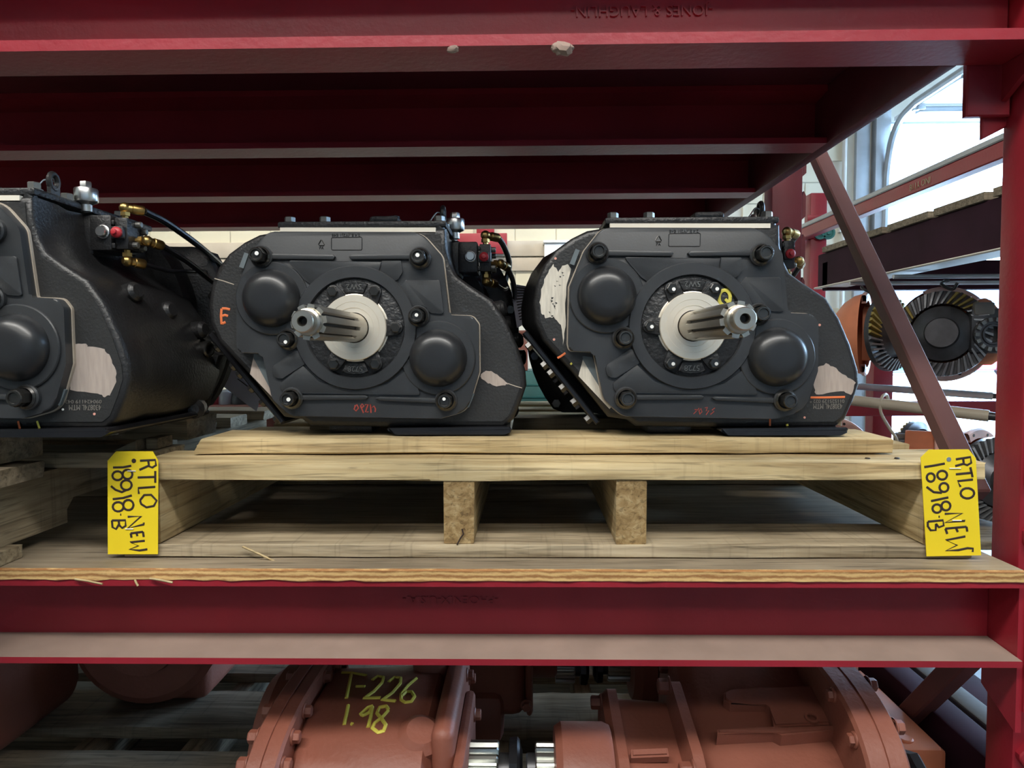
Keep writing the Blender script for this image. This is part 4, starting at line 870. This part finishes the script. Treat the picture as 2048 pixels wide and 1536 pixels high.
# right-hand end plates
bm = NB(); add_box(bm, -.139, -.105, 0.99, 1.30, Z(-.849), Z(-.545), 0.016, 3); ep = obj('end_plate', bm, 'oxide', t1)
bm = NB(); add_box(bm, -.106, -.088, 0.97, 1.20, Z(-.80), Z(-.585), 0.008, 2); obj('bearing_cap', bm, 'oxide', ep)
edge_bolts(ep, [(-.088, 1.16, Z(-.61)), (-.088, 0.995, Z(-.64)), (-.105, 1.27, Z(-.60)), (-.105, 1.22, Z(-.57))], (1, 0, 0), 0.009, 0.012)
bm = NB(); add_box(bm, -.20, -.135, 1.20, 1.36, Z(-.70), Z(-.50), 0.025, 4); obj('shift_housing', bm, 'oxide', t1)
bm = NB(); add_cyl(bm, (-.16, 1.03, Z(-.585)), (0.2, -.5, 1), 0.034, 0.03, 24, 0.012); obj('boss', bm, 'oxide', t1)
shaft_end(t1, (-.088, 1.07, Z(-.655)), (1, 0, 0), 0.046, 0.045, 0.03)
def chalk(name, lines, bvh, r, parent, m='yellowp', sc=4.267, ox=480, oy=1310):
    bm = NB()
    for ln in lines:
        pts = []
        for i in range(len(ln)-1):
            for k in range(3): f = k/3; pts.append((ln[i][0]+(ln[i+1][0]-ln[i][0])*f, ln[i][1]+(ln[i+1][1]-ln[i][1])*f))
        pts.append(ln[-1]); ps = []
        for p in pts:
            l, n_ = hit(bvh, ox+p[0]/sc, oy+(p[1]+26)/sc)
            if l is not None: ps.append(l-ray(1000, 1400).normalized()*0.0006); nr = n_
        if len(ps) > 1: add_tube(bm, ps, r, 6)
    return obj(name, bm, m, parent)
chalk('chalk_marking', [[(870,128),(960,130),(1078,150)],[(952,135),(930,240),(908,345)],[(990,245),(1068,245)],[(1130,190),(1175,158),(1225,165),(1215,210),(1140,290),(1060,345),(1200,342)],[(1270,205),(1320,165),(1372,172),(1368,220),(1300,300),(1215,360),(1330,370)],
 [(1505,175),(1430,240),(1375,310),(1375,360),(1410,382),(1460,375),(1490,330),(1465,290),(1420,290),(1380,325)],[(925,405),(908,490),(890,570)],[(950,562),(964,566)],[(1135,410),(1090,425),(1030,480),(1050,495),(1100,470),(1130,420),(1115,510),(1092,592)],
 [(1265,440),(1250,412),(1190,425),(1170,470),(1210,520),(1245,570),(1225,625),(1180,638),(1130,600),(1150,555),(1220,500),(1265,450)]], bvh1, 0.0030, t1)
# --- housing 3, right: body, big flange, tail housing toward the left
t3 = thing('transfer_case', 'red oxide housing with big curved flange at the right of the lower shelf', 'transfer case', (0.42, 1.12, ZL))
pr3 = [(0.99, Z(-.849)), (0.955, Z(-.72)), (0.965, Z(-.655)), (1.00, Z(-.62)), (1.26, Z(-.535)), (1.33, Z(-.54)), (1.37, Z(-.62)), (1.37, Z(-.849))]
pr3 = fillet([(a, b_, 0.03) for a, b_ in pr3[:-1]]+[pr3[-1]+(0,)], 4); pr3 = [p[:2] for p in pr3]
def shr(pts, k): cy = sum(p[0] for p in pts)/len(pts); cz = Z(-.849); return [(cy+(p[0]-cy)*k, cz+(p[1]-cz)*k) for p in pts]
bm = NB(); xloft(bm, [(shr(pr3, .90), 0.255), (shr(pr3, .965), 0.265), (pr3, 0.29), (pr3, 0.462), (shr(pr3, .985), 0.470)]); b3 = obj('body', bm, 'oxide', t3, 40)
fl3 = [(p[0], max(p[1], ZL+0.0025)) for p in sup(1.16, Z(-.695), .235, .190, n=60)]
bm = NB(); xloft(bm, [(shr(fl3, .985), 0.466), (fl3, 0.470), (fl3, 0.493), (shr(fl3, .993), 0.494), (shr(fl3, .993), 0.496), (fl3, 0.497), (fl3, 0.522), (shr(fl3, .98), 0.527)]); f3 = obj('main_flange', bm, 'oxide', t3, 30)
edge_bolts(f3, [(0.527, fl3[k][0]*0.96+1.16*0.04, fl3[k][1]-0.012) for k in (12, 17, 21, 25)], (1, 0, 0), 0.010, 0.014); edge_bolts(f3, [(0.466, fl3[k][0]*0.95+1.16*0.05, fl3[k][1]-0.014) for k in (14, 18, 22, 26)], (-1, 0, 0), 0.009, 0.010)
def on_plane(p0, n0):
    p0, n0 = Vector(p0), Vector(n0).normalized()
    def f(x, y): d = ray(x, y); return CO+d*((p0-CO).dot(n0)/d.dot(n0))
    return f, n0
fp, n3 = on_plane((0.4, 1.13, Z(-.5775)), (0, -0.085, 0.26))
def slab(name, pts, f, n0, h, parent, m='oxide', bev=0.003):
    bm = NB(); ps = [f(a, b_) for a, b_ in pts]; a = [bm.verts.new(p+n0*h) for p in ps]; c = [bm.verts.new(p-n0*0.012) for p in ps]; n = len(ps)
    ff = bm.faces.new(a); bm.faces.new(list(reversed(c)))
    for i in range(n): bm.faces.new((a[i], c[i], c[(i+1) % n], a[(i+1) % n]))
    bmesh.ops.bevel(bm, geom=list(ff.edges), offset=bev, segments=2, affect='EDGES'); return obj(name, bm, m, parent)
slab('raised_pad', [(1446,1402),(1460,1394),(1655,1386),(1690,1425),(1706,1462),(1545,1470),(1540,1432),(1530,1424),(1460,1424),(1446,1414)], fp, n3, 0.019, b3)
slab('rib', [(1432,1480),(1545,1474),(1560,1482),(1712,1470),(1716,1478),(1560,1492),(1545,1484),(1432,1490)], fp, n3, 0.024, b3)
q = fp(1620, 1455); bm = NB(); add_lathe(bm, [(0.011, 0.018), (0.011, 0.022), (0.007, 0.022), (0.007, 0.019), (0, 0.019)], 16, AX(q, n3)); obj('pipe_plug', bm, 'oxide', b3)
bm = NB(); tl = [(0.97, Z(-.849)), (0.95, Z(-.70)), (0.965, Z(-.63)), (1.02, Z(-.60)), (1.17, Z(-.568)), (1.22, Z(-.60)), (1.24, Z(-.849))]; tl = [p[:2] for p in fillet([(a, b_, 0.025) for a, b_ in tl], 3)]
xloft(bm, [(shr(tl, .97), 0.125), (tl, 0.135), (tl, 0.150), (shr(tl, .95), 0.152), (shr(tl, .93), 0.232), (shr(tl, 1.0), 0.238), (shr(tl, 1.04), 0.242), (shr(tl, 1.04), 0.258)]); tail = obj('tail_housing', bm, 'oxide', t3, 30)
bm = NB(); add_lathe(bm, [(0.088, 0), (0.092, 0.01), (0.092, 0.075), (0.085, 0.085)], 30, AX((0.128, 1.055, Z(-.668)), (-1, 0, 0))); add_lathe(bm, [(0.085, 0.085), (0.05, 0.088), (0, 0.088)], 30, AX((0.128, 1.055, Z(-.668)), (-1, 0, 0))); obj('bearing_cap', bm, 'oxide', t3)
edge_bolts(tail, [(0.125, 1.16, Z(-.588)), (0.125, 1.185, Z(-.66)), (0.125, 0.97, Z(-.645))], (-1, 0, 0), 0.011, 0.018)
edge_bolts(b3, [(0.240, 1.17, Z(-.565)), (0.240, 1.0, Z(-.608)), (0.262, 1.27, Z(-.575))], (-1, 0, 0), 0.013, 0.02)
slab('raised_pad', [(1262,1500),(1335,1497),(1338,1514),(1262,1517)], *on_plane((0.2, 1.0, Z(-.612)), (0, -0.3, 0.6)), 0.004, tail)
shaft_end(t3, (0.047, 1.055, Z(-.642)), (-1, 0, 0), 0.040, 0.034, 0.014, False)
shaft_end(t3, (0.528, 1.05, Z(-.66)), (1, 0, 0), 0.046, 0.03, 0.030)
# --- rear pair, darker under the shelf
t2 = thing('transfer_case', 'red housing deep in shadow behind the chalk marked one', 'transfer case', (-0.08, 1.62, ZL))
bm = NB(); add_box(bm, -.25, 0.0, 1.50, 1.80, Z(-.80), Z(-.52), 0.03, 3); add_box(bm, -.22, -.05, 1.48, 1.78, Z(-.849), Z(-.74), 0.02, 2); b2 = obj('body', bm, 'oxide', t2)
bm = NB(); add_box(bm, -.002, 0.014, 1.49, 1.80, Z(-.79), Z(-.52), 0.01, 2); obj('end_plate', bm, 'oxide', t2)
bm = NB(); add_lathe(bm, [(0.125, 0), (0.125, 0.05), (0.118, 0.056), (0, 0.056)], 32, AX((0.012, 1.63, Z(-.63)), (1, 0, 0))); obj('bearing_cap', bm, 'oxide', t2)
edge_bolts(t2, [(0.0, 1.485, Z(-.60)), (0.0, 1.485, Z(-.76))], (0, -1, 0), 0.010, 0.012)
shaft_end(t2, (0.066, 1.60, Z(-.725)), (1, 0, 0), 0.038, 0.044, 0.022)
t4 = thing('transfer_case', 'red housing in shadow behind the right flanged one', 'transfer case', (0.34, 1.62, ZL))
bm = NB(); add_box(bm, 0.275, 0.52, 1.48, 1.80, Z(-.849), Z(-.56), 0.04, 4); obj('body', bm, 'oxide', t4)
bm = NB(); add_lathe(bm, [(0.115, 0), (0.112, 0.03), (0.09, 0.045), (0, 0.048)], 32, AX((0.28, 1.60, Z(-.70)), (-1, 0, 0))); obj('bearing_cap', bm, 'oxide', t4)
bm = NB(); add_lathe(bm, [(0.012, 0), (0.012, 0.004), (0.007, 0.004), (0.007, 0.001), (0, 0.001)], 16, AX((0.30, 1.478, Z(-.665)), (0, -1, 0))); obj('pipe_plug', bm, 'oxide', t4)
shaft_end(t4, (0.234, 1.60, Z(-.72)), (-1, 0, 0), 0.038, 0.050, 0.022)
# --- round covers of further housings at the left
t5 = thing('transfer_case', 'dark red round cover hanging low at the left of the lower shelf', 'transfer case', (-0.93, 1.75, ZL))
bm = NB(); add_lathe(bm, [(0.17, 0), (0.17, 0.03), (0.15, 0.045), (0.09, 0.05), (0.085, 0.07), (0, 0.07)], 40, AX((-0.90, 1.66, Z(-.665)), (0.1, -1, 0))); obj('round_cover', bm, 'oxide', t5)
bm = NB(); add_box(bm, -1.03, -0.77, 1.66, 1.95, Z(-.849), Z(-.58), 0.03, 3); obj('body', bm, 'oxide', t5)
t6 = thing('transfer_case', 'dark red housing at the bottom left corner of the picture', 'transfer case', (-1.22, 1.5, ZL))
bm = NB(); add_box(bm, -1.45, -1.08, 1.38, 1.70, Z(-.849), Z(-.55), 0.06, 4); obj('body', bm, 'oxide', t6)
bm = NB(); add_lathe(bm, [(0.11, 0), (0.11, 0.02), (0.09, 0.03), (0, 0.03)], 32, AX((-1.25, 1.385, Z(-.68)), (0, -1, 0))); obj('end_plate', bm, 'oxide', t6)
# --- flat orange casting at the right, lit by the doorway
t7 = thing('flat_housing', 'flat topped pale orange casting beside the lower rack post', 'housing', (0.62, 1.33, ZL))
bm = NB(); add_prism(bm, [(0.56, ZL+0.0025), (0.698, ZL+0.0025), (0.698, Z(-.672)), (0.690, Z(-.665)), (0.60, Z(-.665)), (0.575, Z(-.70))], 1.16, 1.45, 0.008, 2); obj('body', bm, 'orange', t7)
bm = NB(); add_prism(bm, [(0.58, ZL+0.0025), (0.698, ZL+0.0025), (0.698, Z(-.64)), (0.58, Z(-.64))], 1.47, 1.95, 0.008, 2); obj('rear_section', bm, 'orangepale', t7)
bm = NB(); add_cyl(bm, (0.645, 1.19, Z(-.667)), (0, 0, 1), 0.012, 0.006, 14, 0.002); obj('boss', bm, 'orange', t7)
# ------------------------------------------------------------------ second rack to the right, running away from the camera
r2 = thing('storage_rack', 'pinkish red rack beyond the post, differentials hanging under its dark shelf beam', 'storage rack', (1.6, 3.4, 0))
def pbeam(name, a, b_, hgt, wd, m, parent=r2):
    a, b_ = Vector(a), Vector(b_); d = (b_-a).normalized(); s = Vector((d.y, -d.x, 0)).normalized(); bm = NB(); vs = []
    for p in (a, b_):
        for k, z in ((0, 0), (wd, 0), (wd, hgt), (0, hgt)): vs.append(bm.verts.new(p+s*k+Vector((0, 0, z))))
    for f in ((3, 2, 1, 0), (4, 5, 6, 7), (0, 1, 5, 4), (1, 2, 6, 5), (2, 3, 7, 6), (3, 0, 4, 7)): bm.faces.new([vs[i] for i in f])
    bmesh.ops.bevel(bm, geom=bm.edges[:], offset=0.004, segments=1, affect='EDGES'); return obj(name, bm, m, parent)
# upper pink beam with lip, stencilled lettering
X2 = 1.50
zA = onX(1800, 398, X2).z
pb = pbeam('long_beam', (X2, 1.9, zA), (X2, 5.2, zA), 0.055, 0.05, 'red')
pbeam('long_beam_lip', (X2-0.004, 1.9, zA+0.055), (X2-0.004, 5.2, zA+0.055), 0.022, 0.06, 'galv', pb)
tm = text_mesh('INO Y118', 0.034, 0.0006, True); tm.transform(Matrix.Rotation(-math.pi/2, 4, 'Z')); tm.transform(Matrix.Translation((X2-0.0012, onX(1840, 380, X2).y, zA+0.028))); obj('stencil', tm, 'stencil', pb)
X3 = 1.36
zB = onX(1800, 540, X3).z
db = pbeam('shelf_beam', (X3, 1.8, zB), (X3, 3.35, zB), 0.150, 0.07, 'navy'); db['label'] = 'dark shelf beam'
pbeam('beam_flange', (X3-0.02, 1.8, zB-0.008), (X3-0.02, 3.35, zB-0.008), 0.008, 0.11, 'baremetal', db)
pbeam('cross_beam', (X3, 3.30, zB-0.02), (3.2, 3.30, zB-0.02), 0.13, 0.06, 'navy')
for x, y in ((1.56, 3.95), (2.9, 3.95)):
    bm = NB(); add_box(bm, x, x+0.09, y, y+0.09, 0, 2.35 if x < 2 else 2.3, 0.005); pp = obj('upright_post', bm, 'red', r2)
    if x < 2:
        bm = NB(); add_box(bm, x-0.06, x+0.10, y-0.012, y, 2.10, 2.16, 0.003); add_box(bm, x-0.02, x+0.14, y-0.010, y, 2.20, 2.23, 0.003); obj('gusset', bm, 'red', pp)
        bm = NB(); 
        for dx in (-0.0, 0.045): add_lathe(bm, [(0.036, 0), (0.036, 0.012), (0.026, 0.012), (0.022, 0.006), (0.010, 0.006), (0.010, 0.016), (0, 0.016)], 20, AX((x+0.045+dx, y-0.012, 2.13), (0, -1, 0)))
        obj('sheave', bm, 'teal', pp)
bm = NB(); q = P(1765, 800, 3.5); add_box(bm, q.x-0.045, q.x+0.05, 3.5, 3.58, 0, zB-0.02, 0.004); obj('upright_post', bm, 'red', r2)
pbeam('low_beam', (1.3, 3.4, P(1700, 818, 3.4).z-0.03), (3.2, 3.4, P(1700, 818, 3.4).z-0.03), 0.07, 0.05, 'red')
# deck boards on the dark beam
for k, (y0, y1) in enumerate(((1.85, 2.1), (2.14, 2.4), (2.43, 2.7), (2.74, 3.0), (3.03, 3.28))):
    z = zB+0.151+0.0125
    tag(board('loose_plank', (2.05, mid(y0, y1), z), (1.40, y1-y0, 0.024), 'woodd', None, 0), 'dark board laid across the second rack, %s from the doorway' % ('first', 'second', 'third', 'fourth', 'fifth')[4-k], 'plank')
for k in range(2):
    tag(board('loose_plank', (2.15+0.03*k, 2.20+0.10*k, zB+0.151+0.025+0.0125+0.0255*k), (1.1, 0.5-0.1*k, 0.024), 'woodd', None, 0), ('wide board stacked on the second rack deck', 'topmost board on the second rack deck')[k], 'plank')
# hanging pipes
for k, (a, b_, r, lab) in enumerate((((1655, 795, 2.9), (1978, 832, 2.55), 0.021, 'tan painted pipe with a wire hook, lower of the two behind the brace'), ((1650, 768, 3.5), (1985, 792, 3.2), 0.017, 'grey pipe above the tan one behind the diagonal brace'))):
    t = thing('rack_pipe', lab, 'pipe', P(*a)); bm = NB(); add_tube(bm, [P(*a), P(*b_)], r, 16); obj('tube', bm, ('pipe', 'galv')[k], t)
    bm = NB(); f0 = P(*b_); add_lathe(bm, [(r*0.98, 0), (r*0.75, -0.002), (r*0.7, 0.02)], 16, AX(f0, P(*b_)-P(*a))); obj('open_end', bm, 'darksteel', t)
    if k == 0:
        bm = NB(); q0 = P(1757, 806, 2.79); add_tube(bm, spline([q0+Vector((0.05, 0.02, 0.0)), q0+Vector((0.03, 0, 0.032)), q0+Vector((-0.0, -0.025, 0.022)), q0+Vector((-0.005, -0.028, -0.03)), q0+Vector((0.03, -0.02, -0.09)), q0+Vector((0.065, -0.015, -0.14)), q0+Vector((0.066, -0.01, -0.17))]), 0.006, 8); obj('wire_hook', bm, 'pipe', t)
# ------------------------------------------------------------------ differentials
def make_diff(front=True):
    t = thing('differential', 'tmp', 'differential', (0, 0, 0), world=False)
    # flange arc in the XZ plane, bell housing behind (+Y), ring gear and bearing in front
    bm = NB(); add_lathe(bm, [(0.136, 0.018), (0.136, 0), (0.168, 0), (0.172, 0.004), (0.172, 0.014), (0.166, 0.018), (0.136, 0.018)], 40, AX((0, 0.03, 0), (0, -1, 0)), rad(-115), rad(115))
    fl = obj('flange', bm, 'orangepale', t)
    mx = AX((0, 0.012, 0), (0, -1, 0))
    for k in range(7):
        q = mx @ Vector((0.153*math.cos(rad(-105+35*k)), 0.153*math.sin(rad(-105+35*k)), 0)); bm = NB(); add_cyl(bm, q, (0, -1, 0), 0.006, 0.0012, 10); obj('bolt_hole', bm, 'groove', fl)
    bm = NB(); add_lathe(bm, [(0.166, 0), (0.158, 0.03), (0.13, 0.07), (0.09, 0.10), (0.06, 0.16), (0.05, 0.17), (0, 0.17)], 40, AX((0, 0.03, 0), (0, 1, 0))); obj('bell_housing', bm, 'orange', t)
    bm = NB(); add_prism(bm, fillet([(0.02, -0.11, 0.01), (0.12, -0.11, 0.02), (0.15, -0.03, 0.01), (0.145, 0.06, 0.01), (0.09, 0.125, 0.02), (0.02, 0.10, 0.01)], 3), -0.095, 0.035, 0.010, 2); obj('bearing_saddle', bm, 'orange', t)
    bm = NB(); R0, R1 = 0.150, 0.104; nT = 38
    gx = AX((-0.045, -0.075, 0.0), (-0.42, -0.90, 0.05))
    add_lathe(bm, [(R1, 0.0), (R1-0.004, -0.03), (R0-0.03, -0.035), (R0, -0.02), (R0, 0.0), (R1, 0.0)], 60, gx)
    gb = obj('ring_gear', bm, 'darksteel', t)
    bm = NB()
    for k in range(nT):
        a = 2*math.pi*k/nT; vs = []
        for r_, da, h in ((R1, 0.12, 0.026), (R0, -0.05, 0.010)):
            for s, hh in ((-1, -0.002), (-0.5, h), (0.5, h), (1, -0.002)):
                an = a+da+s*0.36*math.pi/nT*1.9; vs.append(bm.verts.new(gx @ Vector((r_*math.cos(an), r_*math.sin(an), hh))))
        for f in ((0, 1, 5, 4), (1, 2, 6, 5), (2, 3, 7, 6), (0, 3, 2, 1), (4, 5, 6, 7)):
            wz = (gx @ Vector((R0*math.cos(a), R0*math.sin(a), 0)))
            fc = bm.faces.new([vs[i] for i in f]); fc.material_index = 1 if (wz.x < -0.07 and -0.02 < wz.z < 0.10) or (wz.x > -0.03 and wz.z > 0.10) else 0
    obj('gear_teeth', bm, ['gearsteel', 'geary'], gb, 20)
    bm = NB(); add_lathe(bm, [(0.100, -0.02), (0.096, 0.01), (0.07, 0.025), (0.055, 0.035), (0.05, 0.05), (0, 0.05)], 32, gx); obj('carrier', bm, 'darksteel', t)
    # bearing cap and castellated adjuster ring
    bm = NB(); add_box(bm, 0.022, 0.122, -0.135, -0.085, -0.07, 0.085, 0.012); obj('bearing_cap', bm, 'darksteel', t)
    bm = NB(); add_box(bm, 0.03, 0.095, -0.140, -0.08, 0.06, 0.105, 0.008); obj('cap_lug', bm, 'stamp', t)
    c = Vector((0.082, -0.134, -0.005)); bm = NB(); add_lathe(bm, [(0.056, 0), (0.056, 0.016), (0.044, 0.020), (0.036, 0.020), (0.034, 0.026), (0.028, 0.026), (0.026, 0.0), (0, 0.0)], 36, AX(c, (0, -1, 0))); ad = obj('adjuster_ring', bm, 'darksteel', t)
    bm = NB()
    for k in range(14):
        a = 2*math.pi*k/14; mx = AX(c, (0, -1, 0)) @ Matrix.Rotation(a, 4, 'Z')
        vv = [mx @ Vector(v) for v in ((0.044, -0.006, 0.014), (0.057, -0.006, 0.014), (0.057, 0.006, 0.014), (0.044, 0.006, 0.014), (0.044, -0.006, 0.027), (0.057, -0.006, 0.027), (0.057, 0.006, 0.027), (0.044, 0.006, 0.027))]
        vs = [bm.verts.new(v) for v in vv]
        for f in ((4, 5, 6, 7), (0, 1, 5, 4), (1, 2, 6, 5), (2, 3, 7, 6), (3, 0, 4, 7)): bm.faces.new([vs[i] for i in f])
    obj('ring_castle', bm, 'boltgrey', ad)
    bm = NB(); add_cyl(bm, c+Vector((0, -0.0005, 0)), (0, -1, 0), 0.0262, 0.001, 24); obj('bore', bm, 'groove', ad)
    # hanging hook
    bm = NB(); add_tube(bm, spline([(0.02, 0.04, 0.196), (0.0, 0.036, 0.190), (-0.01, 0.02, 0.178), (0.01, -0.015, 0.160), (0.02, -0.03, 0.180)]), 0.006, 8); obj('hanging_hook', bm, 'darksteel', t)
    return t
d1 = make_diff(); DD = 2.60
q = P(1893, 668, DD); d1.location = (q.x, DD, q.z); d1.rotation_euler = (0, 0, rad(-8)); d1['label'] = 'hanging differential with yellow greased ring gear, next to the rack post'
q = P(1742, 668, 2.95); d2 = dup(d1, (q.x, 2.95, q.z), rad(58), 'hanging orange differential just right of the black gearboxes, partly behind the brace')
for d, nm in ((d1, 'hanging_rail'), (d2, 'hanging_rail')):
    bm = NB(); pw = Matrix.Rotation(d.rotation_euler.z, 3, 'Z') @ Vector((0.02, 0.04, 0)); zr_ = d.location.z+0.196+0.0145
    add_tube(bm, [(1.345, d.location.y+pw.y, zr_), (2.9, d.location.y+pw.y, zr_)], 0.008, 10); obj(nm, bm, 'galv', r2)
q = P(1660, 905, 3.08); d3 = dup(d1, (q.x, 3.08, q.z), rad(-40), 'low differential on the second rack left of the red post, mostly hidden')
q = P(1862, 915, 3.05); d4 = dup(d1, (q.x, 3.05, q.z), rad(-120), 'low orange differential between the red post and the diagonal brace')
q = P(1965, 925, 2.62); d5 = dup(d1, (q.x, 2.62, q.z), rad(30), 'low differential behind the right yellow tag')
for d in (d1, d2, d3, d4, d5): d['group'] = 'differentials on the second rack'
for d in (d3, d4, d5):
    for ch in list(d.children):
        if ch.name.startswith('hanging_hook'): bpy.data.objects.remove(ch)
zd = min(d3.location.z, d4.location.z, d5.location.z)-0.172
bm = NB(); add_box(bm, 1.05, 3.2, 2.35, 3.36, zd-0.03, zd, 0.003); tag(center(obj('storage_shelf', bm, 'woodd')), 'low board shelf of the second rack carrying differentials', 'shelf panel')
for d in (d3, d4, d5): d.location.z = zd+0.172
# ------------------------------------------------------------------ background things on and before the rear wall
def flat(name, x0, y0, x1, y1, D, t, m, label, cat, bev=0.004):
    a, c = P(x0, y1, D), P(x1, y0, D); bm = NB(); add_box(bm, a.x, c.x, D, D+t, a.z, c.z, bev); return tag(center(obj(name, bm, m)), label, cat)
t = thing('wall_sign', 'dark red sign panel hung on the rear wall behind the middle gearbox', 'sign', P(965, 508, 6.86)); a, c = P(900, 508, 6.86), P(1014, 466, 6.86)
bm = NB(); add_box(bm, a.x, c.x, 6.86, 6.90, a.z, c.z, 0.004); obj('panel', bm, 'red', t); bm = NB(); e, f = P(953, 468, 6.86), P(988, 440, 6.86); add_box(bm, e.x, f.x, 6.87, 6.94, e.z, f.z, 0.004); obj('hanger', bm, 'red', t)
t = thing('wall_panel_box', 'white electrical box on the rear wall left of the right gearbox', 'box', P(1130, 560, 6.80)); a, c = P(1089, 560, 6.80), P(1190, 480, 6.80)
bm = NB(); add_box(bm, a.x, c.x, 6.80, 6.985, a.z, c.z-0.03, 0.006); obj('body', bm, 'doorwhite', t); bm = NB(); add_box(bm, a.x-0.01, c.x+0.01, 6.78, 6.985, c.z-0.025, c.z, 0.006); obj('lid', bm, 'doorwhite', t)
# stored goods behind the rack, seen through the gaps
gy = 3.6
t = thing('storage_bin', 'teal painted steel bin on the floor behind the rack', 'bin', (P(1070, 800, gy).x, gy, 0)); a, c = P(1010, 800, gy), P(1180, 742, gy)
bm = NB(); add_box(bm, a.x, c.x, gy, gy+0.5, 0.0, c.z, 0.01)
tb = obj('body', bm, 'teal', t)
for f in (0.3, 0.55): bm = NB(); add_box(bm, a.x-0.004, c.x+0.004, gy-0.006, gy, c.z-f*0.25, c.z-f*0.25+0.012, 0.002); obj('ridge', bm, 'teal', tb)
t = thing('red_crate', 'small rust red crate standing on the teal bin', 'crate', (P(1045, 740, gy).x, gy+0.2, c.z)); a2, c2 = P(1020, 741, gy), P(1056, 668, gy)
bm = NB(); add_box(bm, a2.x, c2.x, gy+0.05, gy+0.3, c.z+0.0005, c2.z, 0.006); obj('body', bm, 'oxide', t); bm = NB(); add_box(bm, a2.x-0.005, c2.x+0.005, gy+0.045, gy+0.305, c2.z, c2.z+0.02, 0.003); obj('lid', bm, 'oxide', t)
gy = 2.75
a, c = P(330, 850, gy), P(640, 812, gy)
t = thing('parts_pallet', 'red and grey parts tray behind the rack at the left gap', 'tray', (mid(a.x, c.x), gy+0.2, 0)); bm = NB(); add_box(bm, a.x, c.x, gy, gy+0.5, 0.0, c.z, 0.01); obj('body', bm, 'oxide', t)
for k, (px, r, m) in enumerate(((420, 0.05, 'red'), (452, 0.04, 'galv'), (480, 0.045, 'darksteel'), (520, 0.05, 'orange'))):
    q = P(px, 812, gy+0.1); bm = NB(); add_lathe(bm, [(r, 0), (r, 0.02), (r*0.8, 0.05), (r*0.4, 0.06), (0, 0.06)], 20, Matrix.Translation((q.x, gy+0.12, c.z))); obj('part', bm, m, t)
# paper sheets tied to the gearboxes
def paper(name, corners, D, label, lines):
    ps = [P(x, y, D+dd) for x, y, dd in corners]; o = thing(name, label, 'paper', (mid(ps[0].x, ps[2].x), D, min(p.z for p in ps))); bm = NB(); nx_ = 6
    for s in (0, 0.0006):
        R = []
        for i in range(nx_+1):
            u = i/nx_; row = []
            for j in range(nx_+1):
                v = j/nx_; p = (ps[0]*(1-u)+ps[1]*u)*(1-v)+(ps[3]*(1-u)+ps[2]*u)*v; row.append(bm.verts.new(p+Vector((0, s+0.006*math.sin(u*3+v*2), 0))))
            R.append(row)
        for i in range(nx_):
            for j in range(nx_): bm.faces.new((R[i][j], R[i+1][j], R[i+1][j+1], R[i][j+1]))
    obj('sheet', bm, 'paper', o); bm = NB()
    for (u0, v0, u1, v1) in lines:
        f = lambda u, v: (ps[0]*(1-u)+ps[1]*u)*(1-v)+(ps[3]*(1-u)+ps[2]*u)*v+Vector((0, 0.006*math.sin(u*3+v*2)-0.0012, 0))
        add_tube(bm, [f(u0, v0), f((u0+u1)/2, (v0+v1)/2), f(u1, v1)], 0.0011, 5, flat=Vector((0, 1, 0)))
    obj('print', bm, 'ink', o)
    return o
paper('document_sheet', [(470,705,0.01),(540,742,0),(515,822,0),(440,770,0.01)], 1.56, 'lilac white paper sheet hanging behind the lower left of the middle gearbox', [(0.1,0.15+0.09*k,0.8,0.15+0.09*k) for k in range(4)]+[(0.3,0.6,0.7,0.62)])
paper('document_sheet', [(1020,566,0.0),(1052,572,0.0),(1072,636,0.0),(1034,656,0.0)], 1.435, 'printed paper slip in the gap between the middle and right gearboxes', [(0.2,0.08+0.07*k,0.9,0.08+0.07*k) for k in range(12)])
# far building and parked vehicles across the yard, seen under the second rack
t = thing('yard_building', 'low blue grey building across the yard beyond the doorway', 'building', (30, 45, 0)); bm = NB(); add_box(bm, 18, 40, 45, 52, 0, 5.2, 0.05); obj('walls', bm, 'facade', t); bm = NB(); add_box(bm, 17.6, 40.4, 44.6, 52.4, 5.2, 5.5, 0.05); obj('roof', bm, 'doorwhite', t)
for k in range(5): bm = NB(); add_box(bm, 20+k*2.2, 21.4+k*2.2, 44.97, 45, 3.2, 4.2); obj('window', bm, 'doorwhite', t)
for k, (px, m, lab) in enumerate(((1800, 'teal', 'blue green car parked across the yard, left of the red one'), (1960, 'knob', 'small red car parked across the yard'))):
    Dq = 40; q = P(px, 748, Dq); t = thing('parked_car', lab, 'car', (q.x, Dq, -0.02))
    bm = NB(); pts = [(-1.9, 0.3), (1.9, 0.3), (1.95, 0.75), (1.2, 0.85), (0.7, 1.35), (-0.9, 1.35), (-1.4, 0.9), (-1.9, 0.8)]; add_prism(bm, [(q.x+a, b_-0.02) for a, b_ in pts], Dq, Dq+1.6, 0.08, 2); obj('body', bm, m, t)
    for s in (-1.2, 1.2): bm = NB(); add_cyl(bm, (q.x+s, Dq-0.02, 0.29), (0, 1, 0), 0.31, 0.25, 20, 0.03); obj('wheel', bm, 'rubber', t)
# depth-running beams of the lower bay beyond the post
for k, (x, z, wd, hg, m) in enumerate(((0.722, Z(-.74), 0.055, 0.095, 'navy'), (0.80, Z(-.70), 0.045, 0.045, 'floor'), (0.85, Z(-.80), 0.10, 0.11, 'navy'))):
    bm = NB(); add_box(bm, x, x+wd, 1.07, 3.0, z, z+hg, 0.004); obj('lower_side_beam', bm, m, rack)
